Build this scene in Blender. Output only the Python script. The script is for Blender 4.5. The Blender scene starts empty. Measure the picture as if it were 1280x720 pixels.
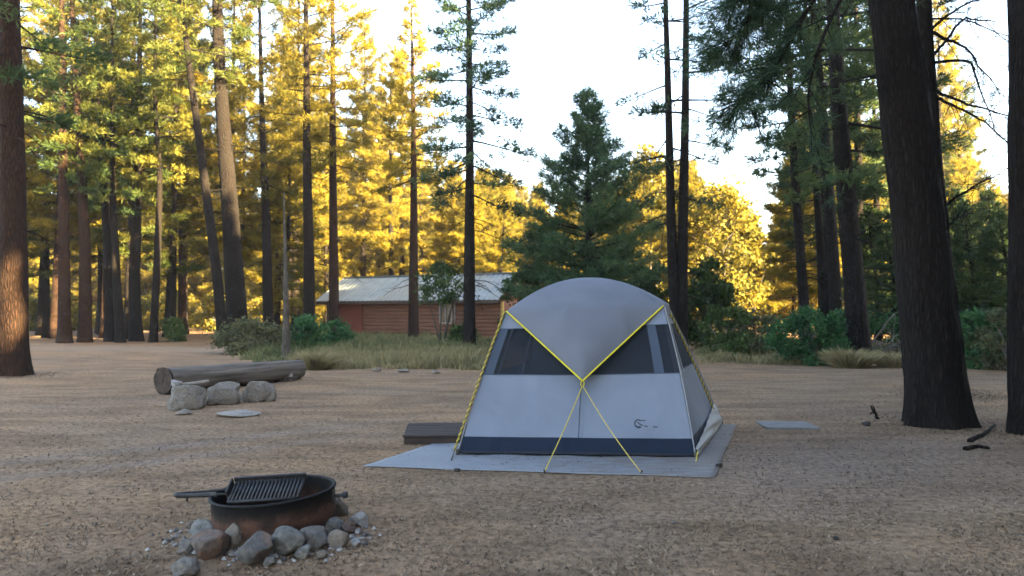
import bpy, bmesh, math, random
import numpy as np
from mathutils import Vector, Matrix

R = math.radians
rng = np.random.default_rng(11)
random.seed(5)
scene = bpy.context.scene
col = scene.collection

# ------------------------------------------------------------------ camera model (measured from the photograph)
F, CX, CY, EYE = 925.0, 640.0, 360.0, 1.5
PITCH = math.atan(30.0 / F)
cp, sp = math.cos(PITCH), math.sin(PITCH)

def ray(u, v):
    a, b = (u - CX) / F, (CY - v) / F
    return np.array([a, cp - b * sp, sp + b * cp])

def at(u, v, Y):
    d = ray(u, v); t = Y / d[1]
    return np.array([d[0] * t, Y, EYE + d[2] * t])

def ground(u, v, z=0.0):
    d = ray(u, v); t = (z - EYE) / d[2]
    return np.array([d[0] * t, d[1] * t, z])

def px_x(u, Y):
    return (u - CX) / F * Y / cp

def gz(x, y):
    """height of the ground"""
    x = np.asarray(x, float); y = np.asarray(y, float)
    r = np.hypot(x - 0.5, y - 7.5)
    k = np.clip((r - 5.0) / 10.0, 0.12, 1.0)
    h = 0.035 * np.sin(0.33 * x + 0.7) * np.sin(0.27 * y + 1.1) + 0.02 * np.sin(0.9 * x - 0.5 * y + 2.0) + 0.012 * np.sin(1.7 * x + 1.3 * y)
    far = np.clip((np.hypot(x, y) - 60) / 100, 0, 1)
    return h * k * (1 + 4 * far)

def G(x, y):
    return float(gz(x, y))

# ------------------------------------------------------------------ geometry helpers
class Geo:
    def __init__(self):
        self.v, self.f, self.a, self.n = [], [], [], 0
    def add(self, v, f, a=None):
        v = np.asarray(v, float).reshape(-1, 3)
        self.v.append(v)
        for ff in (f if isinstance(f, list) else [f]):
            ff = np.asarray(ff, int)
            if ff.size: self.f.append(ff + self.n)
        self.a.append(np.full(len(v), 0.5) if a is None else np.asarray(a, float))
        self.n += len(v)
        return self
    def mesh(self, name, mat, smooth=False):
        v = np.concatenate(self.v); a = np.concatenate(self.a)
        me = bpy.data.meshes.new(name)
        me.vertices.add(len(v)); me.vertices.foreach_set('co', v.astype(np.float32).ravel())
        tot = [np.full(len(f), f.shape[1]) for f in self.f]
        tot = np.concatenate(tot); idx = np.concatenate([f.ravel() for f in self.f])
        me.loops.add(len(idx)); me.loops.foreach_set('vertex_index', idx.astype(np.int32))
        me.polygons.add(len(tot))
        st = np.concatenate([[0], np.cumsum(tot)[:-1]])
        me.polygons.foreach_set('loop_start', st.astype(np.int32))
        me.polygons.foreach_set('use_smooth', np.full(len(tot), smooth))
        me.update(calc_edges=True)
        at_ = me.attributes.new('var', 'FLOAT', 'POINT'); at_.data.foreach_set('value', a.astype(np.float32))
        if mat: me.materials.append(mat)
        return me
    def build(self, name, mat, parent=None, smooth=False):
        return link(name, self.mesh(name, mat, smooth), parent)

def link(name, data, parent=None, loc=None):
    o = bpy.data.objects.new(name, data); col.objects.link(o)
    if parent is not None: o.parent = parent
    if loc is not None: o.location = loc
    return o

def tag(o, label=None, cat=None, group=None, kind=None):
    if label: o['label'] = label
    if cat: o['category'] = cat
    if group: o['group'] = group
    if kind: o['kind'] = kind
    return o

def thing(name, label, cat, loc=(0, 0, 0), rz=0.0, group=None):
    o = link(name, None, None, loc); o.rotation_euler = (0, 0, rz); o.empty_display_size = 0.2
    return tag(o, label, cat, group)

def norm(a):
    return a / np.maximum(np.linalg.norm(a, axis=-1, keepdims=True), 1e-9)

def tube(g, P, rad, n=8, caps=True, a=None, ridge=None, phase=0.0):
    P = np.asarray(P, float); m = len(P)
    rad = np.broadcast_to(np.asarray(rad, float), (m,))
    T = norm(np.gradient(P, axis=0))
    ref = np.array([0.0, 0.0, 1.0]) if abs(T[:, 2]).mean() < 0.75 else np.array([1.0, 0.0, 0.0])
    A = norm(np.cross(T, ref)); B = np.cross(A, T)
    th = np.linspace(0, 2 * np.pi, n, endpoint=False) + phase
    rr = rad[:, None] * np.ones((1, n))
    if ridge is not None: rr = rr * ridge(th, np.arange(m) / max(m - 1, 1))
    V = P[:, None] + rr[..., None] * (np.cos(th)[None, :, None] * A[:, None] + np.sin(th)[None, :, None] * B[:, None])
    i = np.arange(m - 1)[:, None] * n; j = np.arange(n)[None]; k = (j + 1) % n
    q = np.stack([i + j, i + k, i + n + k, i + n + j], -1).reshape(-1, 4)
    f = [q]
    if caps:
        f.append(np.arange(n)[::-1][None]); f.append((np.arange(n) + (m - 1) * n)[None])
    g.add(V.reshape(-1, 3), f, None if a is None else np.full(m * n, a))
    return g

def grid_faces(nu, nv):
    i = np.arange(nu - 1)[:, None] * nv; j = np.arange(nv - 1)[None]
    return np.stack([i + j, i + nv + j, i + nv + j + 1, i + j + 1], -1).reshape(-1, 4)

BOXF = np.array([[0, 3, 2, 1], [4, 5, 6, 7], [0, 1, 5, 4], [1, 2, 6, 5], [2, 3, 7, 6], [3, 0, 4, 7]])
def box(g, c, s, M=None, a=None):
    c = np.asarray(c, float); h = np.asarray(s, float) / 2
    v = np.array([[-1, -1, -1], [1, -1, -1], [1, 1, -1], [-1, 1, -1], [-1, -1, 1], [1, -1, 1], [1, 1, 1], [-1, 1, 1]]) * h
    if M is not None: v = v @ np.asarray(M).T
    g.add(v + c, BOXF, None if a is None else np.full(8, a))
    return g

def bevel(o, w, seg=2):
    m = o.modifiers.new('bevel', 'BEVEL'); m.width = w; m.segments = seg; m.limit_method = 'ANGLE'
    return o

def rotz(a):
    c, s = math.cos(a), math.sin(a)
    return np.array([[c, -s, 0], [s, c, 0], [0, 0, 1]])

# ------------------------------------------------------------------ materials
def new_mat(name):
    m = bpy.data.materials.new(name); m.use_nodes = True
    nt = m.node_tree; nt.nodes.clear()
    out = nt.nodes.new('ShaderNodeOutputMaterial')
    return m, nt, out

class N:
    """short node wiring"""
    def __init__(s, nt): s.nt = nt
    def __call__(s, t, **kw):
        n = s.nt.nodes.new(t)
        for k, v in kw.items():
            if k.startswith('i_'):
                key = k[2:].replace('_', ' ')
                s.set(n.inputs[int(key) if key.isdigit() else key], v)
            else: setattr(n, k, v)
        return n
    def set(s, inp, v):
        if hasattr(v, 'outputs'): v = v.outputs[0]
        if isinstance(v, bpy.types.NodeSocket): s.nt.links.new(v, inp)
        else: inp.default_value = v
    def ramp(s, fac, stops):
        n = s.nt.nodes.new('ShaderNodeValToRGB'); e = n.color_ramp.elements
        while len(e) < len(stops): e.new(0.5)
        for q, (p, c) in zip(e, stops):
            q.position = p; q.color = (*c, 1) if len(c) == 3 else c
        s.set(n.inputs[0], fac); return n
    def noise(s, vec, scale, detail=4, rough=0.55, dist=0.0):
        n = s('ShaderNodeTexNoise', i_Scale=scale, i_Detail=detail, i_Roughness=rough, i_Distortion=dist)
        if vec is not None: s.set(n.inputs['Vector'], vec)
        return n
    def map(s, vec, scale):
        return s('ShaderNodeMapping', i_Vector=vec, i_Scale=scale)
    def mix(s, fac, a, b, mode='MIX'):
        n = s('ShaderNodeMix', data_type='RGBA', blend_type=mode)
        s.set(n.inputs[0], fac); s.set(n.inputs[6], a if not isinstance(a, tuple) else (*a, 1)); s.set(n.inputs[7], b if not isinstance(b, tuple) else (*b, 1))
        return n.outputs[2]
    def math(s, op, a, b=0.0):
        n = s('ShaderNodeMath', operation=op); s.set(n.inputs[0], a); s.set(n.inputs[1], b); return n
    def bump(s, h, strength=0.5, dist=0.02):
        return s('ShaderNodeBump', i_Height=h, i_Strength=strength, i_Distance=dist)

def surf_mat(name, c1, c2, scale=6.0, stretch=(1, 1, 1), rough=0.8, bump=0.3, bdist=0.01, coord='Object', spec=0.3, detail=6, metal=0.0, c3=None):
    m, nt, out = new_mat(name); n = N(nt)
    tc = n('ShaderNodeTexCoord'); v = n.map(tc.outputs[coord], stretch)
    a = n.noise(v, scale, detail, 0.6)
    cr = n.ramp(a, [(0.3, c1), (0.7, c2)])
    c = cr.outputs[0]
    if c3:
        b = n.noise(v, scale * 0.23, 3, 0.5)
        c = n.mix(n.ramp(b, [(0.45, (0, 0, 0)), (0.65, (1, 1, 1))]), c, c3)
    fine = n.noise(v, scale * 5, 4, 0.6)
    h = n.math('ADD', a, n.math('MULTIPLY', fine, 0.35))
    p = n('ShaderNodeBsdfPrincipled', i_Base_Color=c, i_Roughness=rough, i_Metallic=metal)
    p.inputs['Specular IOR Level'].default_value = spec
    if bump: n.set(p.inputs['Normal'], n.bump(h, bump, bdist))
    n.set(out.inputs[0], p)
    return m

def leaf_mat(name, lo, mid, hi, trans=0.4, rand=0.25):
    m, nt, out = new_mat(name); n = N(nt)
    at_ = n('ShaderNodeAttribute', attribute_name='var')
    oi = n('ShaderNodeObjectInfo')
    f = n.math('ADD', at_.outputs['Fac'], n.math('MULTIPLY', n.math('SUBTRACT', oi.outputs['Random'], 0.5), rand))
    c = n.ramp(f, [(0.05, lo), (0.5, mid), (0.95, hi)])
    p = n('ShaderNodeBsdfPrincipled', i_Base_Color=c, i_Roughness=0.65)
    p.inputs['Specular IOR Level'].default_value = 0.18
    t = n('ShaderNodeBsdfTranslucent', i_Color=c)
    mx = n('ShaderNodeMixShader', i_0=trans); n.set(mx.inputs[1], p); n.set(mx.inputs[2], t)
    n.set(out.inputs[0], mx)
    return m

def bark_mat(name, dark, light, crack=0.06, sc=5.0):
    m, nt, out = new_mat(name); n = N(nt)
    tc = n('ShaderNodeTexCoord'); v = n.map(tc.outputs['Object'], (1, 1, 0.22))
    w = n.noise(v, 3.0, 3); vv = n.mix(0.08, v, w.outputs['Color'])
    vo = n('ShaderNodeTexVoronoi', feature='DISTANCE_TO_EDGE', i_Scale=sc * 2.6); n.set(vo.inputs['Vector'], vv)
    fi = n.noise(v, sc * 5, 6, 0.65)
    pl = n.ramp(n.math('ADD', vo, n.math('MULTIPLY', n.math('SUBTRACT', fi, 0.5), 0.35)), [(0.0, (0, 0, 0)), (0.40, (1, 1, 1))])
    c = n.mix(n.math('MULTIPLY', pl, fi), dark, light)
    big = n.noise(tc.outputs['Object'], 0.9, 3)
    c = n.mix(n.math('MULTIPLY', n.ramp(big, [(0.4, (0, 0, 0)), (0.75, (1, 1, 1))]), 0.5), c, tuple(0.6 * (a + b) * k for a, b, k in zip(dark, light, (0.85, 1.0, 1.0))))
    h = n.math('ADD', pl, n.math('MULTIPLY', fi, 0.6))
    p = n('ShaderNodeBsdfPrincipled', i_Base_Color=c, i_Roughness=0.9, i_Normal=n.bump(h, 0.9, crack))
    p.inputs['Specular IOR Level'].default_value = 0.15
    n.set(out.inputs[0], p)
    return m

M = {}
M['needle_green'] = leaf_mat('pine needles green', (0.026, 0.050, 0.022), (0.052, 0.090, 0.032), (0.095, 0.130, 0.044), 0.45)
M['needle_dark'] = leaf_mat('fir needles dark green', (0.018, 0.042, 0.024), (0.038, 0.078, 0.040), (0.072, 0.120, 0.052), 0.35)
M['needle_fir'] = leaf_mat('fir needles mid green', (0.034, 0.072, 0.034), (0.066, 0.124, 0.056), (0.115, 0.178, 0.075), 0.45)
M['needle_sunlit'] = leaf_mat('pine needles sunlit gold', (0.100, 0.096, 0.020), (0.208, 0.170, 0.024), (0.300, 0.228, 0.030), 0.55)  # sunlit gold put into the needle colour; shaded pines stay green
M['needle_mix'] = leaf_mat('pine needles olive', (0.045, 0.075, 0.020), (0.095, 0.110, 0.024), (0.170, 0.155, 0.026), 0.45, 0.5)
M['leaf_gold'] = leaf_mat('broad leaves yellow', (0.085, 0.090, 0.022), (0.165, 0.142, 0.026), (0.245, 0.190, 0.032), 0.5)
M['leaf_green'] = leaf_mat('broad leaves green', (0.030, 0.055, 0.018), (0.055, 0.095, 0.028), (0.090, 0.130, 0.040), 0.4)
M['leaf_bush'] = leaf_mat('bush leaves green', (0.018, 0.060, 0.024), (0.036, 0.112, 0.040), (0.070, 0.165, 0.055), 0.4)
M['leaf_olive'] = leaf_mat('bush leaves grey green', (0.050, 0.060, 0.030), (0.085, 0.095, 0.045), (0.130, 0.130, 0.065), 0.35)
M['grass_dry'] = leaf_mat('dry grass', (0.130, 0.118, 0.052), (0.250, 0.215, 0.110), (0.390, 0.325, 0.180), 0.35)
M['grass_green'] = leaf_mat('weedy grass', (0.062, 0.082, 0.032), (0.125, 0.145, 0.062), (0.260, 0.235, 0.120), 0.35)
M['litter'] = leaf_mat('needle litter and chips', (0.060, 0.042, 0.030), (0.190, 0.130, 0.085), (0.400, 0.310, 0.220), 0.0)
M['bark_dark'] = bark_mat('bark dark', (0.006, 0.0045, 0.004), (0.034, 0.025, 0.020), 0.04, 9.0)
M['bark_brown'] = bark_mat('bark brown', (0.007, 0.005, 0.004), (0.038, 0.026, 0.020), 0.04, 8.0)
M['bark_red'] = bark_mat('bark reddish', (0.012, 0.007, 0.005), (0.078, 0.038, 0.023), 0.04, 8.0)
M['bark_grey'] = bark_mat('bark grey', (0.045, 0.038, 0.032), (0.160, 0.140, 0.120), 0.02, 6.0)
M['dead_wood'] = surf_mat('dead wood', (0.10, 0.085, 0.07), (0.24, 0.21, 0.18), 8, (1, 1, 0.3))
M['log'] = surf_mat('weathered log', (0.034, 0.028, 0.024), (0.150, 0.130, 0.112), 7, (0.16, 1.6, 1.6), 0.85, 0.8, 0.02, c3=(0.10, 0.09, 0.08))
M['log_end'] = surf_mat('log end grain', (0.025, 0.018, 0.014), (0.07, 0.05, 0.04), 9, (1, 1, 1), 0.9)
M['tent_grey'] = None
M['bright_steel'] = surf_mat('worn steel', (0.05, 0.05, 0.055), (0.13, 0.13, 0.13), 12, (1, 1, 1), 0.5, 0.1, 0.002, metal=0.8)
M['bar_iron'] = surf_mat('soot dulled bars', (0.018, 0.018, 0.020), (0.045, 0.045, 0.048), 12, (1, 1, 1), 0.55, 0.1, 0.002, spec=0.4)
M['black_iron'] = surf_mat('sooty iron', (0.010, 0.010, 0.011), (0.035, 0.034, 0.034), 14, (1, 1, 1), 0.6, 0.3, 0.003, spec=0.4)
M['platform'] = surf_mat('dark weathered boards', (0.022, 0.016, 0.014), (0.062, 0.045, 0.039), 6, (0.3, 2, 1), 0.85, 0.4)

def ground_mat():
    m, nt, out = new_mat('forest dirt'); n = N(nt)
    geo = n('ShaderNodeNewGeometry'); P = geo.outputs['Position']
    flat = n.map(P, (1, 1, 0))
    streak = n.map(P, (0.45, 1.6, 0))
    big = n.noise(flat, 0.28, 4, 0.6)
    mid = n.noise(streak, 1.4, 5, 0.6, 0.4)
    fine = n.noise(flat, 16, 6, 0.7)
    grain = n.noise(flat, 70, 4, 0.7)
    c = n.mix(n.ramp(big, [(0.38, (0, 0, 0)), (0.62, (1, 1, 1))]), (0.305, 0.192, 0.110), (0.232, 0.160, 0.108))
    c = n.mix(n.math('MULTIPLY', n.ramp(mid, [(0.42, (0, 0, 0)), (0.68, (1, 1, 1))]), 0.75), c, (0.120, 0.080, 0.050))
    pat = n.noise(flat, 0.75, 5, 0.65, 0.6)
    c = n.mix(n.math('MULTIPLY', n.ramp(pat, [(0.50, (0, 0, 0)), (0.66, (1, 1, 1))]), 0.55), c, (0.150, 0.092, 0.055))
    # greyer gravelly ground right of the groundsheet and a pale worn track at the back left
    sx = n('ShaderNodeSeparateXYZ'); n.set(sx.inputs[0], P)
    gx = n.math('MULTIPLY', n.math('SUBTRACT', sx.outputs[0], 3.0), 0.30)
    gy = n.math('MULTIPLY', n.math('SUBTRACT', sx.outputs[1], 7.2), 0.40)
    d = n.math('SQRT', n.math('ADD', n.math('MULTIPLY', gx, gx), n.math('MULTIPLY', gy, gy)))
    d = n.math('ADD', d, n.math('MULTIPLY', n.math('SUBTRACT', mid, 0.5), 1.6))
    c = n.mix(n.ramp(d, [(0.15, (0.6, 0.6, 0.6)), (1.0, (0, 0, 0))]), c, (0.190, 0.150, 0.124))
    ty = n.math('ADD', n.math('SUBTRACT', sx.outputs[1], 26.0), n.math('MULTIPLY', sx.outputs[0], 0.30))
    ty = n.math('ADD', n.math('ABSOLUTE', ty), n.math('MULTIPLY', n.math('SUBTRACT', mid, 0.5), 4.0))
    left = n.ramp(n.math('MULTIPLY', n.math('ADD', sx.outputs[0], 4.0), -0.25), [(0.0, (0, 0, 0)), (1.0, (1, 1, 1))])
    tr = n.math('MULTIPLY', n.ramp(n.math('MULTIPLY', ty, 0.3), [(0.35, (1, 1, 1)), (1.0, (0, 0, 0))]), left)
    c = n.mix(n.math('MULTIPLY', tr, 0.7), c, (0.250, 0.190, 0.140))
    # two grey worn wheel streaks at the left
    for off, wd in ((10.55, 0.16), (11.65, 0.20)):
        q = n.math('SUBTRACT', sx.outputs[1], n.math('MULTIPLY', sx.outputs[0], 0.84))
        q = n.math('ABSOLUTE', n.math('SUBTRACT', n.math('ADD', q, n.math('MULTIPLY', n.math('SUBTRACT', big, 0.5), 1.2)), off))
        q = n.math('ADD', q, n.math('MULTIPLY', n.math('SUBTRACT', mid, 0.5), 0.7))
        lf = n.ramp(n.math('MULTIPLY', n.math('ADD', sx.outputs[0], 0.9), -0.5), [(0.0, (0, 0, 0)), (1.0, (1, 1, 1))])
        c = n.mix(n.math('MULTIPLY', n.math('MULTIPLY', n.ramp(n.math('MULTIPLY', q, 1.0), [(0.0, (1, 1, 1)), (wd * 2.2, (0, 0, 0))]), lf), 0.5), c, (0.210, 0.168, 0.142))
    # reddish needle duff farther off
    far = n.ramp(n.math('MULTIPLY', sx.outputs[1], 0.01), [(0.28, (0, 0, 0)), (0.40, (1, 1, 1))])
    c = n.mix(n.math('MULTIPLY', far, 0.6), c, (0.170, 0.105, 0.055))
    sp_ = n.ramp(fine, [(0.34, (0.38, 0.36, 0.34)), (0.5, (1, 1, 1)), (0.68, (1.5, 1.47, 1.42))])
    c = n.mix(0.9, c, sp_.outputs[0], 'MULTIPLY')
    gr = n.ramp(grain, [(0.32, (0.5, 0.5, 0.5)), (0.52, (1, 1, 1)), (0.72, (1.5, 1.5, 1.5))])
    c = n.mix(0.8, c, gr.outputs[0], 'MULTIPLY')
    h = n.math('ADD', n.math('MULTIPLY', mid, 1.2), n.math('ADD', n.math('MULTIPLY', fine, 0.7), n.math('MULTIPLY', grain, 0.25)))
    p = n('ShaderNodeBsdfPrincipled', i_Base_Color=c, i_Roughness=0.95, i_Normal=n.bump(h, 0.9, 0.035))
    p.inputs['Specular IOR Level'].default_value = 0.1
    n.set(out.inputs[0], p)
    return m

def fabric(name, c, trans=0.12, rough=0.7, wr=0.25):
    m, nt, out = new_mat(name); n = N(nt)
    tc = n('ShaderNodeTexCoord'); v = tc.outputs['Object']
    a = n.noise(n.map(v, (1, 1, 0.6)), 2.2, 4, 0.55, 0.8)
    weave = n.noise(v, 160, 2)
    cc = n.mix(n.ramp(a, [(0.3, (0, 0, 0)), (0.7, (1, 1, 1))]), tuple(x * 0.90 for x in c), tuple(min(1, x * 1.06) for x in c))
    h = n.math('ADD', a, n.math('MULTIPLY', weave, 0.03))
    p = n('ShaderNodeBsdfPrincipled', i_Base_Color=cc, i_Roughness=rough, i_Normal=n.bump(h, wr, 0.03))
    p.inputs['Specular IOR Level'].default_value = 0.25
    t = n('ShaderNodeBsdfTranslucent', i_Color=cc)
    mx = n('ShaderNodeMixShader', i_0=trans); n.set(mx.inputs[1], p); n.set(mx.inputs[2], t)
    n.set(out.inputs[0], mx)
    return m

def mesh_fabric(name, c, clear):
    m, nt, out = new_mat(name); n = N(nt)
    p = n('ShaderNodeBsdfPrincipled', i_Base_Color=(*c, 1), i_Roughness=0.8)
    p.inputs['Specular IOR Level'].default_value = 0.1
    t = n('ShaderNodeBsdfTransparent')
    mx = n('ShaderNodeMixShader', i_0=clear); n.set(mx.inputs[1], p); n.set(mx.inputs[2], t)
    n.set(out.inputs[0], mx)
    return m

M['ground'] = ground_mat()
M['tent_grey'] = fabric('tent wall polyester grey', (0.186, 0.218, 0.275), 0.08, wr=0.6)
M['tent_roof'] = fabric('tent roof polyester grey', (0.140, 0.153, 0.182), 0.08, wr=0.55)
M['tent_navy'] = fabric('tent tub dark navy', (0.005, 0.013, 0.030), 0.0, 0.75, 1.0)
M['tent_light'] = fabric('tent flap pale', (0.480, 0.490, 0.480), 0.25, 0.6, 0.6)
M['tent_strap'] = fabric('tent strap dark', (0.016, 0.020, 0.028), 0.0)
M['tent_blue'] = fabric('tent window edge blue grey', (0.058, 0.080, 0.115), 0.1)
M['tent_mesh'] = mesh_fabric('insect mesh charcoal', (0.020, 0.025, 0.034), 0.25)
M['yellow'] = surf_mat('yellow webbing', (0.58, 0.48, 0.02), (0.72, 0.62, 0.04), 30, rough=0.6, bump=0.1)
M['cord_yellow'] = surf_mat('cord ochre', (0.42, 0.30, 0.04), (0.62, 0.50, 0.10), 40, rough=0.7, bump=0.1)
M['cord_dark'] = surf_mat('cord dark', (0.03, 0.03, 0.03), (0.10, 0.09, 0.06), 40, rough=0.7, bump=0.1)
M['cord_olive'] = surf_mat('cord olive fleck', (0.10, 0.085, 0.03), (0.30, 0.23, 0.06), 60, rough=0.7, bump=0.1)
M['pole'] = surf_mat('tent pole grey', (0.16, 0.17, 0.18), (0.26, 0.27, 0.28), 20, rough=0.45, bump=0.05)
M['logo'] = surf_mat('printed mark', (0.035, 0.045, 0.06), (0.05, 0.06, 0.08), 10, bump=0)
def tarp_mat():
    m, nt, out = new_mat('groundsheet with dirt'); n = N(nt)
    geo = n('ShaderNodeNewGeometry'); P = geo.outputs['Position']; sx = n('ShaderNodeSeparateXYZ'); n.set(sx.inputs[0], P)
    a = n.noise(P, 2.2, 5, 0.6); fine = n.noise(P, 26, 5, 0.7); st = n.noise(n.map(P, (0.8, 3.0, 1)), 4, 5, 0.65)
    c = n.mix(a, (0.165, 0.185, 0.212), (0.230, 0.248, 0.270))
    k = n.math('ADD', n.math('MULTIPLY', n.math('ADD', sx.outputs[0], 0.4), 0.22), n.math('MULTIPLY', n.math('SUBTRACT', st, 0.5), 1.8))
    c = n.mix(n.math('MULTIPLY', n.ramp(k, [(0.05, (0.15, 0.15, 0.15)), (0.60, (1, 1, 1))]), 0.9), c, (0.150, 0.122, 0.100))
    c = n.mix(n.ramp(fine, [(0.58, (0, 0, 0)), (0.68, (0.75, 0.75, 0.75))]), c, (0.120, 0.098, 0.080))
    p = n('ShaderNodeBsdfPrincipled', i_Base_Color=c, i_Roughness=0.7, i_Normal=n.bump(n.math('ADD', st, n.math('MULTIPLY', fine, 0.3)), 0.5, 0.02))
    p.inputs['Specular IOR Level'].default_value = 0.25
    n.set(out.inputs[0], p); return m
M['tarp'] = tarp_mat()
M['slab'] = surf_mat('grey slab', (0.125, 0.122, 0.118), (0.19, 0.184, 0.176), 6, rough=0.9)

# ------------------------------------------------------------------ setting: ground
def build_ground():
    s = np.linspace(-1, 1, 181)
    xs = 420 * (0.06 * s + 0.94 * np.sign(s) * np.abs(s) ** 3.2)
    t = np.linspace(0, 1, 200)
    ys = -60 + 0 * t
    ys = np.concatenate([np.linspace(-60, -4, 15)[:-1], np.linspace(-4, 30, 110)[:-1], 30 + 620 * np.linspace(0, 1, 70) ** 2.2])
    X, Y = np.meshgrid(xs, ys, indexing='ij')
    V = np.stack([X, Y, gz(X, Y)], -1).reshape(-1, 3)
    g = Geo().add(V, grid_faces(len(xs), len(ys)))
    o = g.build('ground', M['ground'], None, True)
    tag(o, 'brown forest dirt of the campsite clearing', 'ground', kind='structure')
build_ground()

# ------------------------------------------------------------------ foliage generators
def blades(g, C, D, K, L, W, spread, shade=None):
    n = len(C)
    d = norm(D[:, None] + spread * rng.normal(size=(n, K, 3)))
    s = C[:, None] + rng.normal(size=(n, K, 3)) * 0.15 * L
    pr = norm(np.cross(d, rng.normal(size=(n, K, 3)))) * (W / 2) * rng.uniform(0.7, 1.3, (n, K, 1))
    tip = s + d * L * rng.uniform(0.6, 1.15, (n, K, 1))
    mid = s * 0.55 + tip * 0.45
    V = np.stack([s, mid + pr, tip, mid - pr], 2).reshape(-1, 3)
    f = np.arange(n * K * 4).reshape(-1, 4)
    sh = rng.uniform(0, 1, n) if shade is None else shade
    a = np.clip(np.repeat(sh, K * 4) + rng.normal(size=n * K * 4) * 0.05, 0, 1)
    g.add(V, f, a)

def leaves(g, C, size, up=0.4, shade=None):
    n = len(C)
    nn = norm(rng.normal(size=(n, 3)) + np.array([0, 0, up]))
    a = norm(np.cross(nn, rng.normal(size=(n, 3)))); b = np.cross(nn, a)
    s = size * rng.uniform(0.6, 1.3, (n, 1))
    V = np.stack([C - a * s * 0.6, C + b * s * 0.33, C + a * s * 0.6, C - b * s * 0.33], 1).reshape(-1, 3)
    sh = rng.uniform(0, 1, n) if shade is None else shade
    g.add(V, np.arange(n * 4).reshape(-1, 4), np.repeat(np.clip(sh, 0, 1), 4))

def trunk_path(pts, n=40):
    pts = np.asarray(pts, float); z = np.linspace(pts[0, 2], pts[-1, 2], n)
    # smooth monotone interpolation in z through the measured points
    x = np.interp(z, pts[:, 2], pts[:, 0]); y = np.interp(z, pts[:, 2], pts[:, 1])
    k = np.ones(5) / 5
    for a in (x, y):
        pad = np.concatenate([2 * a[0] - a[2:0:-1], a, 2 * a[-1] - a[-2:-4:-1]])
        a[:] = np.convolve(pad, k, 'valid')
    return np.stack([x, y, z], 1)

def prof_pine(t):  # width of the crown at height fraction t of the crown
    return np.interp(t, [0, 0.15, 0.35, 0.7, 1], [0.55, 0.95, 1.0, 0.62, 0.10])
def prof_fir(t):
    return np.interp(t, [0, 0.1, 0.5, 0.8, 1], [0.9, 1.0, 0.60, 0.27, 0.03])
def prof_column(t):
    return np.interp(t, [0, 0.1, 0.6, 0.9, 1], [0.7, 1.0, 0.85, 0.4, 0.1])

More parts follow.
